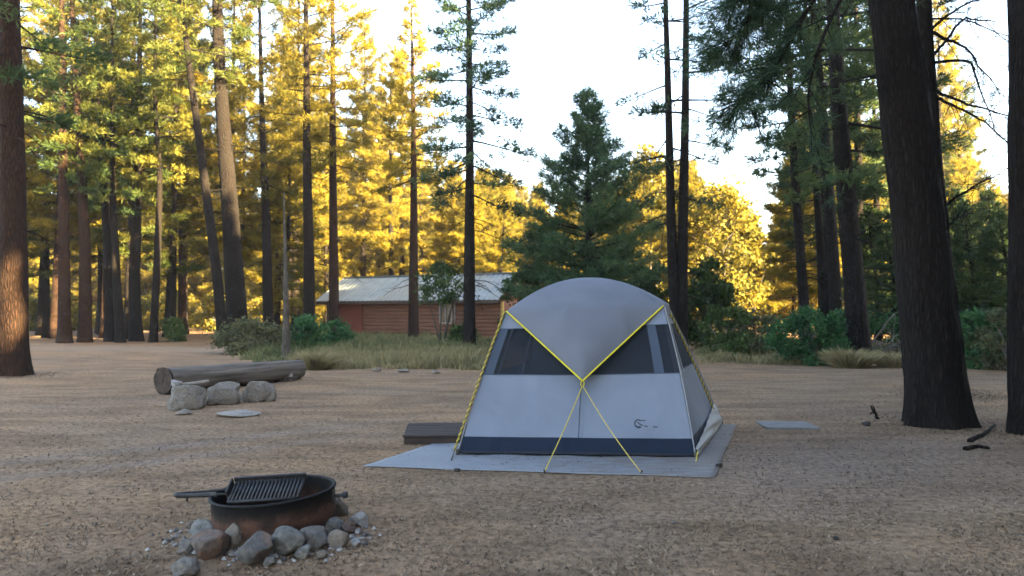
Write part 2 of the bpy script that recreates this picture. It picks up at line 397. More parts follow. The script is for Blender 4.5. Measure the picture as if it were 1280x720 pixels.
def conifer(path, r0, crown0, Rmax, nb, per, K=8, L=0.30, W=0.045, prof=prof_pine, droop=0.25, el0=-5, el1=45, inner=0.30, spread=0.75, sides=10,
            dead=0, flare=0.5, ridged=False, sub=0.38, keep=None, taper=0.85, trunk_n=None, tip_z=0.0):
    """returns two Geo, wood (trunk and limbs) and needles; path is in the tree's own space, base at 0"""
    wood, fol = Geo(), Geo()
    z0, H = path[0, 2], path[-1, 2]
    zz = (path[:, 2] - z0) / (H - z0)
    rad = r0 * np.power(np.maximum(1 - zz, 0.001), taper) + 0.012
    hgt = path[:, 2] - z0
    rad = rad * (1 + flare * np.exp(-hgt / 0.45))
    if ridged:
        n_ = sides
        ph = rng.uniform(0, 6.28, 8)
        def ridge(th, s):
            s = s[:, None]; t = th[None]
            lob = 0.06 * np.sin(3 * t + ph[0]) * np.exp(-s * 9) + 0.17 * np.sin(5 * t + ph[1]) * np.exp(-s * 34)
            wob = 0.018 * np.sin(13 * t + ph[2] + 3 * np.sin(40 * s + ph[3])) + 0.014 * np.sin(21 * t + 25 * s + ph[4]) + 0.02 * np.sin(9 * s * 6 + ph[5] + 2 * t)
            return 1 + lob + wob + rng.normal(size=(s.shape[0], n_)) * 0.008
        tube(wood, path, rad, sides, True, 0.5, ridge)
    else:
        ph = rng.uniform(0, 6.28, 3)
        tube(wood, path, rad, sides, True, 0.5, lambda th, s: 1 + 0.05 * np.sin(3 * th[None] + ph[0] + 9 * s[:, None]) + 0.04 * np.sin(5 * th[None] + ph[1] - 14 * s[:, None]))
    Cs, Ds, Sh = [], [], []
    az = rng.uniform(0, 6.28)
    for i in range(nb):
        t = ((i + rng.uniform(0, 1)) / nb) ** 0.95
        z = crown0 + (H - 0.15 - crown0) * t
        bx, by = np.interp(z, path[:, 2], path[:, 0]), np.interp(z, path[:, 2], path[:, 1])
        az += 2.399 + rng.normal() * 0.35
        ln = Rmax * prof(t) * rng.uniform(0.55, 1.12)
        el = R(el0 + (el1 - el0) * t ** 1.3 + rng.normal() * 6)
        d = np.array([math.cos(az), math.sin(az), 0.0])
        s = np.linspace(0, 1, 6)
        dz = ln * (math.tan(el) * s - droop * (1 - t) * s ** 2 + 0.16 * s ** 3)
        side = np.array([-d[1], d[0], 0]) * rng.normal() * 0.10 * ln
        B = np.array([bx, by, z]) + d * (ln * s)[:, None] + side * (s ** 2)[:, None]
        B[:, 2] += dz
        rb = np.interp(z, path[:, 2], rad)
        br = min(0.012 + 0.013 * ln, rb * 0.55)
        tube(wood, B, br * (1 - 0.8 * s), 4, False, 0.5)
        m = max(3, int(per * ln / max(Rmax, 0.1) * rng.uniform(0.75, 1.2)))
        u = inner + (1 - inner) * rng.uniform(0, 1, m) ** 0.8
        base = np.stack([np.interp(u, s, B[:, k]) for k in range(3)], 1)
        lat = rng.normal(size=m) * sub * ln * 0.5 * (1.15 - u * 0.75)
        sd = np.array([-d[1], d[0], 0])
        C = base + sd * lat[:, None] + d * (np.abs(lat) * 0.35)[:, None]
        C[:, 2] += rng.normal(size=m) * 0.06 * ln ** 0.5 + 0.03 - 0.12 * droop * np.abs(lat)
        D = norm(d * 0.8 + sd * (np.sign(lat) * 0.5)[:, None] + np.array([0, 0, 0.35 + tip_z]))
        Cs.append(C); Ds.append(D); Sh.append(np.clip(rng.uniform(0.1, 0.75) + rng.normal(size=m) * 0.16, 0, 1))
    for i in range(dead):  # bare dead limbs under the crown
        z = crown0 * rng.uniform(0.35, 1.05)
        bx, by = np.interp(z, path[:, 2], path[:, 0]), np.interp(z, path[:, 2], path[:, 1])
        a = rng.uniform(0, 6.28); ln = Rmax * rng.uniform(0.25, 0.75); s = np.linspace(0, 1, 6)
        B = np.array([bx, by, z]) + np.outer(ln * s, [math.cos(a), math.sin(a), 0])
        B[:, 2] += ln * (0.1 * s - 0.45 * s ** 2) ; B += rng.normal(size=B.shape) * 0.03 * ln * s[:, None]
        tube(wood, B, 0.018 * (1 - 0.8 * s) + 0.004, 4, False, 0.5)
        for q in range(4):
            k = rng.integers(1, 5); dd = norm(B[k + 1 if k < 5 else k] - B[k - 1] + rng.normal(size=3) * 0.25 * ln)
            tube(wood, B[k] + np.outer(np.linspace(0, ln * 0.35, 3), dd), np.array([0.008, 0.006, 0.003]), 3, False, 0.5)
    if Cs:
        C, D, S = np.concatenate(Cs), np.concatenate(Ds), np.concatenate(Sh)
        if keep is not None:
            k = keep(C); C, D, S = C[k], D[k], S[k]
        blades(fol, C, D, K, L, W, spread, S)
    return wood, fol

def place_tree(name, label, cat, loc, wood, fol, wmat, fmat, group=None, rz=0.0):
    t = thing(name, label, cat, loc, rz, group)
    wood.build('trunk', wmat, t, True)
    if fol is not None and fol.n: fol.build('crown', fmat, t)
    return t

def copy_tree(src, loc, rz, sc, label, group):
    r = src.copy(); col.objects.link(r)
    r.location = loc; r.rotation_euler = (0, 0, rz); r.scale = sc
    r['label'] = label; r['group'] = group
    for ch in src.children:
        c = ch.copy(); col.objects.link(c); c.parent = r
    return r

def straight(H, bend=0.25, n=26):
    z = np.linspace(-0.25, H, n); a = rng.uniform(0, 6.28); k = rng.uniform(0.4, 1.0) * bend
    x = k * np.sin(z / H * 2.6 + a) ; y = k * np.sin(z / H * 2.1 + a * 2)
    x -= np.interp(0, z, x); y -= np.interp(0, z, y)
    return np.stack([x, y, z], 1)

# ------------------------------------------------------------------ trees that can be told apart (measured in the photograph)
def measured(u_v, Y, H):
    """trunk path in tree space from pixels (first one the base), the base's place, carried on to height H"""
    b = u_v[0]
    x0 = at(b[0], b[1], Y)[0]; base = np.array([x0, Y, G(x0, Y)])
    P = [at(u, v, Y) - base for u, v in u_v[1:]]
    P = [np.array([0, 0, -0.3]), np.array([0, 0, 0.0])] + [p for p in P if p[2] > 0.2]
    if P[-1][2] < H:
        d = P[-1] - P[-2]; d = d / d[2]; k = H - P[-1][2]
        P.append(P[-1] + d * k * np.array([0.6, 0.6, 1.0]))
    return np.array(P), base

def named(label, Y, uv, wpx, H, crown0, Rmax, nb, per, wmat, fmat, cat='tree', name='pine_tree', group=None, npath=44, **kw):
    P, base = measured(uv, Y, H)
    path = trunk_path(P, npath)
    r0 = wpx / F * Y / 2
    wood, fol = conifer(path, r0, crown0, Rmax, nb, per, **kw)
    return place_tree(name, label, cat, base, wood, fol, M[wmat], M[fmat] if fmat else None, group)

named('thick pine trunk at the left edge with a sunlit orange patch of bark', 17.3, [(15, 470), (17, 330), (15, 180), (12, 0)], 34, 21, 6.2, 2.6, 60, 40, 'bark_red', 'needle_green', sides=28, npath=80, ridged=True, dead=6)
named('straight dark pine trunk, left of the close pair behind the left track', 35.6, [(81, 429), (80, 300), (78, 150), (77, 0)], 15, 23, 7.5, 2.5, 60, 40, 'bark_red', 'needle_mix', dead=8)
named('straight reddish pine trunk, right of the close pair behind the left track', 36.5, [(106, 429), (106, 300), (99, 160), (93, 90), (90, 0)], 15, 23, 8.0, 2.4, 60, 40, 'bark_red', 'needle_mix', dead=8)
named('forked pair of slim dark pine stems between left trunks', 37.5, [(138, 426), (136, 330), (124, 160), (120, 60)], 12, 20, 6.5, 2.4, 55, 40, 'bark_dark', 'needle_green', dead=5)
named('slim dark pine leaning right beside the forked stems', 37.0, [(151, 425), (146, 350), (141, 260), (140, 100)], 11, 19, 7.0, 2.2, 50, 40, 'bark_dark', 'needle_mix', dead=5)
named('dark pine with a broad foot in the middle of the left woods', 38.5, [(171, 425), (168, 350), (171, 250), (174, 100)], 15, 21, 7.0, 2.4, 55, 40, 'bark_dark', 'needle_mix', dead=6)
named('slender wavy pine trunk standing alone at the end of the track', 37.8, [(192, 426), (196, 330), (200, 220), (193, 120), (195, 0)], 9.5, 20, 8.0, 2.2, 50, 38, 'bark_dark', 'needle_mix', dead=5)
named('tall curved pine trunk bending left above the log bench', 33.0, [(279, 432), (272, 350), (259, 250), (247, 160), (236, 80), (227, 0)], 13, 24, 11.0, 2.6, 55, 40, 'bark_dark', 'needle_mix', dead=8)
named('tallest thick pine trunk leaning left behind the log bench', 34.0, [(299, 430), (293, 350), (287, 250), (279, 150), (274, 80), (271, 0)], 25, 27, 12.5, 2.8, 55, 40, 'bark_dark', 'needle_mix', dead=8, sides=14)
named('dim slim pine behind the grey snag', 40.0, [(336, 425), (333, 300), (328, 150), (324, 0)], 13, 22, 7.0, 2.5, 60, 42, 'bark_dark', 'needle_sunlit', dead=6)
named('thin grey dead snag rising behind the log bench', 24.0, [(357, 447), (358, 380), (356, 300), (355, 240)], 9, 5.4, 3.0, 0.5, 0, 0, 'bark_grey', None, cat='dead tree', name='dead_tree', dead=7)
named('straight dark pine just left of the cabin', 37.0, [(386, 428), (386, 330), (384, 180), (382, 0)], 15, 23, 9.0, 2.5, 60, 42, 'bark_brown', 'needle_sunlit', dead=10)
named('reddish pine trunk covering the left end of the cabin', 38.0, [(417, 427), (417, 330), (416, 180), (416, 0)], 13, 23, 8.5, 2.6, 62, 42, 'bark_red', 'needle_sunlit', dead=10)
named('red barked pine with golden pointed crown in front of the cabin', 37.5, [(517, 427), (517, 330), (517, 150), (514, 0)], 13, 17.8, 8.0, 2.4, 70, 46, 'bark_red', 'needle_sunlit', dead=5, prof=prof_fir)
named('tall dark green pine with bare lower trunk right of the cabin middle', 30.0, [(587, 436), (587, 330), (587, 150), (586, 0)], 15, 21, 6.2, 2.6, 74, 44, 'bark_dark', 'needle_dark', dead=12, el0=-12, prof=prof_column)
# twin trunk tree
def twin():
    Y = 27.0
    P, base = measured([(848, 440), (843, 390), (838, 250), (835, 100), (832, 0)], Y, 19)
    w, f = conifer(trunk_path(P), 14.0 / F * Y / 2, 5.6, 2.8, 26, 26, el0=-14, droop=0.35, inner=0.45, dead=14, prof=prof_column, K=7)
    P2, b2 = measured([(852, 440), (853, 390), (854, 250), (857, 100), (858, 0)], Y, 20)
    w2, f2 = conifer(trunk_path(P2) + (b2 - base), 15.0 / F * Y / 2, 6.0, 2.6, 26, 26, el0=-14, droop=0.35, inner=0.45, dead=14, prof=prof_column, K=7)
    t = thing('pine_tree', 'twin stemmed pine with sparse drooping limbs right behind the tent', 'tree', base)
    w.build('trunk', M['bark_dark'], t, True); w2.build('trunk', M['bark_dark'], t, True)
    f.build('crown', M['needle_dark'], t); f2.build('crown', M['needle_dark'], t)
twin()
# dense dark fir behind the tent
P, base = measured([(735, 440), (735, 112)], 31.0, 10.9)
w, f = conifer(trunk_path(P), 0.17, 0.4, 4.0, 170, 105, K=10, L=0.30, W=0.034, prof=prof_fir, el0=0, el1=38, droop=0.12, inner=0.22, tip_z=0.3)
place_tree('fir_tree', 'dense dark conical fir standing behind the tent', 'tree', base, w, f, M['bark_dark'], M['needle_fir'])

# the right-hand stand, in shade
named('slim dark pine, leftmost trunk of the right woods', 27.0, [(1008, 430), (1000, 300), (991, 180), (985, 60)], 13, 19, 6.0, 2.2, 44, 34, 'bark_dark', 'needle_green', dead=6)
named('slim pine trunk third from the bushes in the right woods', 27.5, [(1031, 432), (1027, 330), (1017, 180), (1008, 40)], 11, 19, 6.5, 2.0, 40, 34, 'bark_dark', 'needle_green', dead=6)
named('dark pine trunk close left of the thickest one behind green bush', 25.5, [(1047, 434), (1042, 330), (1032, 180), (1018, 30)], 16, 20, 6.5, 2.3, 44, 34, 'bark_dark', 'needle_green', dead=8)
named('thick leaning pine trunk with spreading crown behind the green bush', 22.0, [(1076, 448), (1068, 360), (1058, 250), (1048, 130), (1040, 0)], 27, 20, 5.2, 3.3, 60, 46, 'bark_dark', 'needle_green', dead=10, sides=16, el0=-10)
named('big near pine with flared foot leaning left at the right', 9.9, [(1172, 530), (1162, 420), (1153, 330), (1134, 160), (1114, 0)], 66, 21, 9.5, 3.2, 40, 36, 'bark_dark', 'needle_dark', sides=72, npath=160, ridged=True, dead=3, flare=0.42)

def near_boughs():
    t = [o for o in col.objects if o.get('label', '').startswith('big near pine')][0]; base = np.array(t.location)
    w, f, C, D = Geo(), Geo(), [], []
    for Y, pts in ((9.6, [(1118, -60), (1060, -40), (1020, -8), (985, 60), (950, 108), (925, 128)]), (9.2, [(1112, -70), (1075, -45), (1042, 15), (1019, 70), (1009, 120), (1014, 165)]), (10.2, [(1110, -80), (1030, -60), (970, -20), (935, 25), (905, 60)]),
                   (9.9, [(1110, -120), (1040, -90), (985, -60), (950, -30), (915, 0)])):
        Q = np.array([at(u, v, Y - 0.12 * i) for i, (u, v) in enumerate(pts)]) - base; s = np.linspace(0, len(Q) - 1, 18)
        B = np.stack([np.interp(s, np.arange(len(Q)), Q[:, k]) for k in range(3)], 1); B[1:-1] = 0.25 * B[:-2] + 0.5 * B[1:-1] + 0.25 * B[2:]
        tube(w, B, np.linspace(0.034, 0.008, 18), 6, False, 0.5)
        for k in range(7, 18):
            for q in range(5 if Y != 9.2 else 1):
                dd = norm(B[k] - B[k - 1] + rng.normal(size=3) * 0.10 + [-0.03, 0, -0.02]); ln = rng.uniform(0.25, 0.75)
                tw = B[k] + np.outer(np.linspace(0, ln, 5), dd) + np.outer(np.linspace(0, 1, 5) ** 2, [0, 0, rng.uniform(-0.2, 0.05)])
                tube(w, tw, np.linspace(0.010, 0.004, 5), 4, False, 0.5)
                for z in range(2, 5): C += [tw[z], tw[z] + rng.normal(size=3) * 0.05]; D += [dd, dd]
    blades(f, np.array(C), np.array(D), 22, 0.17, 0.008, 0.75)
    w.build('limb', M['bark_dark'], t, True); f.build('bough', M['needle_dark'], t)
near_boughs()

def right_pair():
    # the second trunk behind the big one, with long bare limbs reaching right
    Y = 13.5
    P, base = measured([(1188, 490), (1178, 330), (1166, 200), (1157, 60), (1155, 0)], Y, 19)
    w, f = conifer(trunk_path(P, 80), 24.0 / F * Y / 2, 8.0, 2.8, 44, 40, dead=2, sides=28, ridged=True)
    C, D = [], []
    for pts in ([(1158, 40), (1200, 8), (1262, -12)], [(1160, 75), (1205, 22), (1255, 20)], [(1162, 40), (1210, 60), (1262, 110)], [(1163, 78), (1212, 73), (1245, 98), (1290, 150)], [(1164, 112), (1195, 125), (1228, 140), (1262, 160)],
                [(1164, 120), (1190, 130), (1225, 152), (1255, 185)], [(1172, 265), (1190, 250), (1205, 235), (1225, 222)], [(1160, 68), (1120, 20), (1085, -10)],
                [(1174, 292), (1200, 270), (1235, 262)], [(1160, 60), (1140, 90), (1080, 110), (1030, 125)]):
        Q = np.array([at(u, v, Y) - base for u, v in pts]); Q[1:, 1] += np.linspace(0, 1.5, len(pts) - 1) * rng.uniform(-1, 1)
        s = np.linspace(0, len(Q) - 1, 14); B = np.stack([np.interp(s, np.arange(len(Q)), Q[:, k]) for k in range(3)], 1)
        B[1:-1] = 0.25 * B[:-2] + 0.5 * B[1:-1] + 0.25 * B[2:]; B += rng.normal(size=B.shape) * 0.012
        tube(w, B, np.linspace(0.032, 0.008, 14), 6, False, 0.5)
        for k in range(3, 14):
            for q in range(2):
                dd = norm(B[k] - B[k - 1] + rng.normal(size=3) * 0.12); ln = rng.uniform(0.2, 0.7)
                tw = B[k] + np.outer(np.linspace(0, ln, 4), dd) + np.outer(np.linspace(0, 1, 4) ** 2, [0, 0, rng.uniform(-0.15, 0.1)])
                tube(w, tw, np.linspace(0.009, 0.003, 4), 3, False, 0.5)
                if rng.uniform() < 0.45: C.append(tw[-1]); D.append(dd)
    blades(f, np.array(C), np.array(D), 14, 0.16, 0.012, 0.8)
    place_tree('pine_tree', 'slim pine with long bare limbs close behind the big right trunk', 'tree', base, w, f, M['bark_dark'], M['needle_green'])
right_pair()
named('broad pine trunk cut by the right edge of the view', 9.2, [(1312, 548), (1308, 450), (1303, 200), (1297, 0)], 80, 20, 10.5, 3.0, 36, 34, 'bark_dark', 'needle_dark', sides=64, npath=140, ridged=True, dead=0, flare=0.25)

# ------------------------------------------------------------------ background woods: prototypes, then copies
LEFT_GOLD = 'golden sunlit pine deep in the woods left of the cabin'
protos = {}
def proto(key, H, r0, crown0, Rmax, nb, per, wmat, fmat, **kw):
    w, f = conifer(straight(H), r0, crown0, Rmax, nb, per, sides=8, **kw)
    protos[key] = (w.mesh('trunk', M[wmat], True), f.mesh('crown', M[fmat]), H)
for k in range(3):
    proto('tall%d' % k, 22, 0.24, 6.5 - k, 2.5, 88, 62, ['bark_brown', 'bark_red', 'bark_dark'][k], 'needle_sunlit', dead=4, K=10, L=0.33, W=0.044)
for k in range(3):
    proto('full%d' % k, 16, 0.18, 1.6 + k * 0.7, 2.6, 105, 68, 'bark_brown', 'needle_sunlit', prof=[prof_pine, prof_fir, prof_column][k], K=10, L=0.33, W=0.044)
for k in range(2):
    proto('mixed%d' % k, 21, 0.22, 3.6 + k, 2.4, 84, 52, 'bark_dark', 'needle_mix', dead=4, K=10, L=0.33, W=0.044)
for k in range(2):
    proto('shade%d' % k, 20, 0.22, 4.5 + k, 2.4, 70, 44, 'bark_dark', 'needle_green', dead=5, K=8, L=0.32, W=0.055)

def proto_tree(key, loc, rz, sc, label, group, name='pine_tree'):
    w, f, H = protos[key]
    t = thing(name, label, 'tree', loc, rz, group); t.scale = sc
    link('trunk', w, t); link('crown', f, t)
    return t

proto('young', 7, 0.09, 0.7, 1.7, 60, 40, 'bark_dark', 'needle_green', prof=prof_fir, el0=5, el1=45)
TOPS = np.array([(-200, -400), (430, -400), (452, 20), (470, 40), (490, -20), (530, -20), (548, 150), (575, 215), (640, 205), (668, 215), (700, 240), (735, 250), (775, 215), (800, 195), (860, 200), (885, 225), (920, 235), (940, 262), (952, 322),
                 (965, 300), (985, 200), (1010, 60), (1030, -300), (1190, -300), (1222, 60), (1235, 225), (1290, 235), (1400, -100), (1700, -400)], float)
def top_px(u): return float(np.interp(u, TOPS[:, 0], TOPS[:, 1]))

CAB_R, CAB_L = np.array([px_x(622, 40), 40.0]), np.array([px_x(396, 46), 46.0])
cdir = (CAB_R - CAB_L) / np.linalg.norm(CAB_R - CAB_L); cdep = np.array([-cdir[1], cdir[0]])
def in_cabin(x, y, m=1.6):
    q = np.array([x, y]) - CAB_L; a, b = q @ cdir, q @ cdep
    return -m < a < np.linalg.norm(CAB_R - CAB_L) + m and -m < b < 5.4 + m

spots = []
def try_spot(x, y, dmin):
    if in_cabin(x, y): return False
    for a, b in spots:
        if (a - x) ** 2 + (b - y) ** 2 < dmin * dmin: return False
    spots.append((x, y)); return True

rnd = random.Random(3)
def region(u):
    if u < 400: return 'left'
    if u < 660: return 'cabin'
    if u < 960: return 'middle'
    return 'right'
LAB = {('left', 1): ('sunlit yellow pine deep in the woods left of the cabin', 'golden pines left of the cabin'),
       ('left', 0): ('olive green pine deep in the woods left of the cabin', 'olive pines left of the cabin'),
       ('cabin', 1): ('sunlit golden pine rising behind the cabin roof', 'golden pines behind the cabin'),
       ('cabin', 0): ('olive green pine rising behind the cabin roof', 'olive pines behind the cabin'),
       ('middle', 1): ('sunlit golden pine beyond the dark fir and twin pine', 'golden pines beyond the tent'),
       ('middle', 0): ('olive green pine beyond the dark fir and twin pine', 'olive pines beyond the tent'),
       ('right', 1): ('sunlit yellow pine deep in the woods behind the right trunks', 'golden pines in the right woods'),
       ('right', 0): ('shaded green pine deep in the woods behind the right trunks', 'green pines in the right woods')}
count = 0
def bg(y0, y1, n, dmin, zone, tries=5000):
    global count
    done = 0
    for _ in range(tries):
        if done >= n: break
        y = rnd.uniform(y0, y1); u = rnd.uniform(-70, 1350)
        x = px_x(u, y)
        right = u > 985
        if zone == 'cabin' and not 400 < u < 1000: continue
        if right and y < 44 and (x > 17.5 or y > 35.5): continue
        if not right and y < 41: continue
        if not right and u > 395 and u < 660 and y < 50: continue
        if 640 < u < 800 and y < 52: continue
        if 800 < u < 985 and y < 44: continue
        tp = top_px(u)
        zmax = at(u, max(tp, -400), y)[2] if tp > -300 else 99
        if zmax < 5: continue
        r_ = rnd.random()
        if right:
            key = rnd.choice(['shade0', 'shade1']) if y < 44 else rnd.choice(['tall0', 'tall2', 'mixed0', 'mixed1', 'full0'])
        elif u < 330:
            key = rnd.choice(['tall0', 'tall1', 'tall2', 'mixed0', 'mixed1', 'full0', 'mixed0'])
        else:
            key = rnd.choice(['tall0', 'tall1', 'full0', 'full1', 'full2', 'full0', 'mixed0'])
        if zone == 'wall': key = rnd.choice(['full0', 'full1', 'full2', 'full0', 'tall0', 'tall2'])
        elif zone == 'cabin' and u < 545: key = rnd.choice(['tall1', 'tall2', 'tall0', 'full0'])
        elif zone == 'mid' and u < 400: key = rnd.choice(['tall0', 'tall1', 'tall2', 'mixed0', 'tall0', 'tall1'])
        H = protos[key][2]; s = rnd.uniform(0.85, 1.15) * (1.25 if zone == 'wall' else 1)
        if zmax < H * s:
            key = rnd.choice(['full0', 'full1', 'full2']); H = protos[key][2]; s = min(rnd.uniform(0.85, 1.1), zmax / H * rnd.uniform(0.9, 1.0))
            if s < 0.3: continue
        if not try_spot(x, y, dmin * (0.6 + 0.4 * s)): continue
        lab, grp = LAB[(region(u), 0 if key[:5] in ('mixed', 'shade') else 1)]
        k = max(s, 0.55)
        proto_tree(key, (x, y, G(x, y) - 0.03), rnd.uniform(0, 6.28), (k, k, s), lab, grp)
        done += 1; count += 1
bg(31, 43, 18, 2.4, 'front')
bg(41, 53, 40, 2.6, 'mid')
bg(54, 72, 56, 2.4, 'cabin')
bg(78, 100, 120, 2.7, 'wall')
for u, y, h in ((1196, 29, 6.4), (1221, 27, 5.6), (1247, 30, 6.6), (1266, 26, 5.2), (1098, 31, 6.0), (1121, 28, 5.0), (1205, 34, 7.4), (1085, 35, 7.0), (1236, 36, 7.6)):
    x = px_x(u, y)
    proto_tree('young', (x, y, G(x, y) - 0.03), rnd.uniform(0, 6.28), (1, 1, h / 7), 'young dark green pine behind the bushes of the right woods', 'young pines in the right woods')

# far woods that read as one mass
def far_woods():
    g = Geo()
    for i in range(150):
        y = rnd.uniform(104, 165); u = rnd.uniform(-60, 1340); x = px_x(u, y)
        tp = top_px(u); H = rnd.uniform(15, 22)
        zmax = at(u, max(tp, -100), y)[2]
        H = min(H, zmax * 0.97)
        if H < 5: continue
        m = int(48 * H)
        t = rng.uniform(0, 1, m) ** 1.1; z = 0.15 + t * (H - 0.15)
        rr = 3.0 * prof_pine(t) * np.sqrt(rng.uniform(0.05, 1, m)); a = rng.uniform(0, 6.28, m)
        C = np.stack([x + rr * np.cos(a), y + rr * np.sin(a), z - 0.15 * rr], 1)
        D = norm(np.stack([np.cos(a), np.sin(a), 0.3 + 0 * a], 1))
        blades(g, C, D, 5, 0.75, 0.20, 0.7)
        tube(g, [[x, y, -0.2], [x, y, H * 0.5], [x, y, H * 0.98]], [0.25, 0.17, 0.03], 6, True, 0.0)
    tag(g.build('far_woods', M['needle_sunlit']), 'far sunlit pine woods closing the view behind the trees', 'woods', kind='stuff')
far_woods()

# ------------------------------------------------------------------ broadleaf trees and bushes
def broadleaf(H, Rr, n_leaf, size, z0=0.0, stems=5, clumps=40, flat=1.0):
    w, f = Geo(), Geo()
    cl = []
    for i in range(clumps):
        a = rng.uniform(0, 6.28); t = rng.uniform(0, 1)
        z = z0 + (H - z0) * t; rr = Rr * math.sqrt(rng.uniform(0.02, 1)) * math.sqrt(max(0.05, 1 - (2 * t - 0.85) ** 2 * 0.7))
        cl.append((rr * math.cos(a), rr * math.sin(a) * flat, z, rng.uniform(0.5, 1.0)))
    cl = np.array(cl)
    cs = 0.30 * Rr * clumps ** -0.2 * 1.3
    for s_ in range(stems):
        a = rng.uniform(0, 6.28); b = np.array([0.10 * Rr * math.cos(a), 0.10 * Rr * math.sin(a), -0.1])
        c = cl[rng.integers(len(cl))][:3]
        s = np.linspace(0, 1, 7)
        P = b + np.outer(s, np.array([c[0] * 0.5, c[1] * 0.5, max(c[2], H * 0.7)])); P[:, :2] += np.outer(s ** 2, c[:2] * 0.5)
        tube(w, P, np.linspace(0.012 + 0.011 * H, 0.008, 7), 5, False, 0.5)
    for c in cl:
        k = np.array([c[0] * 0.25, c[1] * 0.25, max(0.0, c[2] - 0.45 * np.hypot(c[0], c[1]) - 0.2)])
        tube(w, np.array([k, (k + c[:3]) / 2 + [0, 0, 0.05], c[:3]]), np.array([0.012, 0.008, 0.004]) * (0.5 + H * 0.2), 4, False, 0.5)
    m = n_leaf // clumps
    for c in cl:
        q = rng.normal(size=(m, 3)) * cs * c[3] * np.array([1, flat, 0.75])
        C = c[:3] + q
        C[:, 2] = np.maximum(C[:, 2], 0.02)
        leaves(f, C, size, 0.5, np.clip(rng.uniform(0.2, 0.8) + rng.normal(size=m) * 0.2, 0, 1))
    return w, f

def broad_tree(label, u, v, Y, hpx, wpx, wmat, fmat, n, size, name='broadleaf_tree', cat='tree', group=None, z0f=0.15, stems=4, clumps=44):
    x = px_x(u, Y); H = hpx / F * Y; Rr = wpx / F * Y / 2
    w, f = broadleaf(H, Rr, n, size, H * z0f, stems, clumps)
    t = thing(name, label, cat, (x, Y, G(x, Y)), 0, group)
    w.build('stem' if cat == 'bush' else 'trunk', M[wmat], t, True)
    f.build('foliage' if cat == 'bush' else 'crown', M[fmat], t)
    return t

broad_tree('golden leafed tree right behind the twin pine', 900, 420, 42, 190, 115, 'bark_grey', 'leaf_gold', 5200, 0.24, z0f=0.12, clumps=70)
broad_tree('lower golden leafed tree at the gap of bright sky', 935, 420, 45, 145, 70, 'bark_grey', 'leaf_gold', 3600, 0.26)
broad_tree('yellow leafed tree between the fir and the twin pine', 812, 420, 43, 235, 70, 'bark_grey', 'leaf_gold', 4600, 0.24)
broad_tree('small golden tree far back in the gap beside the right woods', 968, 420, 48, 110, 60, 'bark_grey', 'leaf_gold', 4500, 0.26)
broad_tree('green leafed sapling right of the twin pine', 880, 440, 29, 110, 75, 'bark_grey', 'leaf_green', 6500, 0.15)
broad_tree('green leafed sapling between the fir and the tent top', 812, 440, 30, 95, 60, 'bark_grey', 'leaf_green', 5000, 0.15)
broad_tree('light leafed young tree in front of the cabin roof', 552, 440, 33, 98, 70, 'bark_grey', 'leaf_green', 1500, 0.15, z0f=0.55, clumps=20)
broad_tree('low leafy tree at the right end of the cabin', 654, 440, 33, 92, 55, 'bark_grey', 'leaf_green', 3600, 0.15, z0f=0.1)
B = lambda *a, **k: broad_tree(*a, name='bush', cat='bush', **k)
B('rounded bright green bush left of the pale grass mound', 1008, 452, 21.5, 66, 88, 'dead_wood', 'leaf_bush', 9000, 0.085, z0f=0.02, clumps=60)
B('dark green bush behind the grass mound under the thick pine', 1062, 450, 22.8, 62, 70, 'dead_wood', 'leaf_bush', 6500, 0.085, z0f=0.02)
B('dark green bush right of the big near trunk', 1218, 455, 20, 68, 70, 'dead_wood', 'leaf_bush', 6500, 0.085, z0f=0.02)
B('grey green twiggy bush at the right edge', 1268, 460, 19, 80, 80, 'dead_wood', 'leaf_olive', 5200, 0.08, z0f=0.02, stems=12)
B('tall weedy green bush beside the sapling right of the tent', 905, 447, 24, 66, 60, 'dead_wood', 'leaf_green', 5200, 0.09, z0f=0.02)
B('grey green bush between tent and rounded bush', 945, 447, 25, 55, 70, 'dead_wood', 'leaf_olive', 5000, 0.09, z0f=0.02)
B('green bush at the foot of the pines left of the cabin', 385, 437, 29, 40, 50, 'dead_wood', 'leaf_bush', 5000, 0.10, z0f=0.02)
B('green bush under the left end of the cabin wall', 420, 432, 31, 32, 46, 'dead_wood', 'leaf_bush', 5000, 0.10, z0f=0.02)
B('low grey green bush by the foot of the leaning pines', 318, 440, 27.5, 36, 90, 'dead_wood', 'leaf_olive', 6000, 0.09, z0f=0.02)
B('small green bush alone by the track at the left', 215, 425, 38.5, 28, 34, 'dead_wood', 'leaf_green', 2600, 0.11, z0f=0.02)
B('green bush below the cabin window', 578, 430, 33, 24, 40, 'dead_wood', 'leaf_green', 3600, 0.10, z0f=0.02)
B('low green bush at the back of the right woods', 1150, 440, 26, 60, 90, 'dead_wood', 'leaf_bush', 5200, 0.10, z0f=0.02)

# brush added beyond the left trunks for a golden glow, one bush copied
bw, bf = broadleaf(2.3, 1.7, 3000, 0.20, 0.05, 8, 40)
bw, bf = bw.mesh('stem', M['dead_wood'], True), bf.mesh('foliage', M['leaf_gold'])
for i in range(26):
    u, y = rnd.uniform(25, 400), rnd.uniform(57, 76); x = px_x(u, y)
    if in_cabin(x, y): continue
    t = thing('bush', 'golden bush added for glow in the gap beyond the left pine trunks', 'bush', (x, y, G(x, y)), rnd.uniform(0, 6.28), 'golden brush beyond the left trunks'); k = rnd.uniform(0.7, 1.35); t.scale = (k, k, k * rnd.uniform(0.8, 1.15))
    link('stem', bw, t); link('foliage', bf, t)

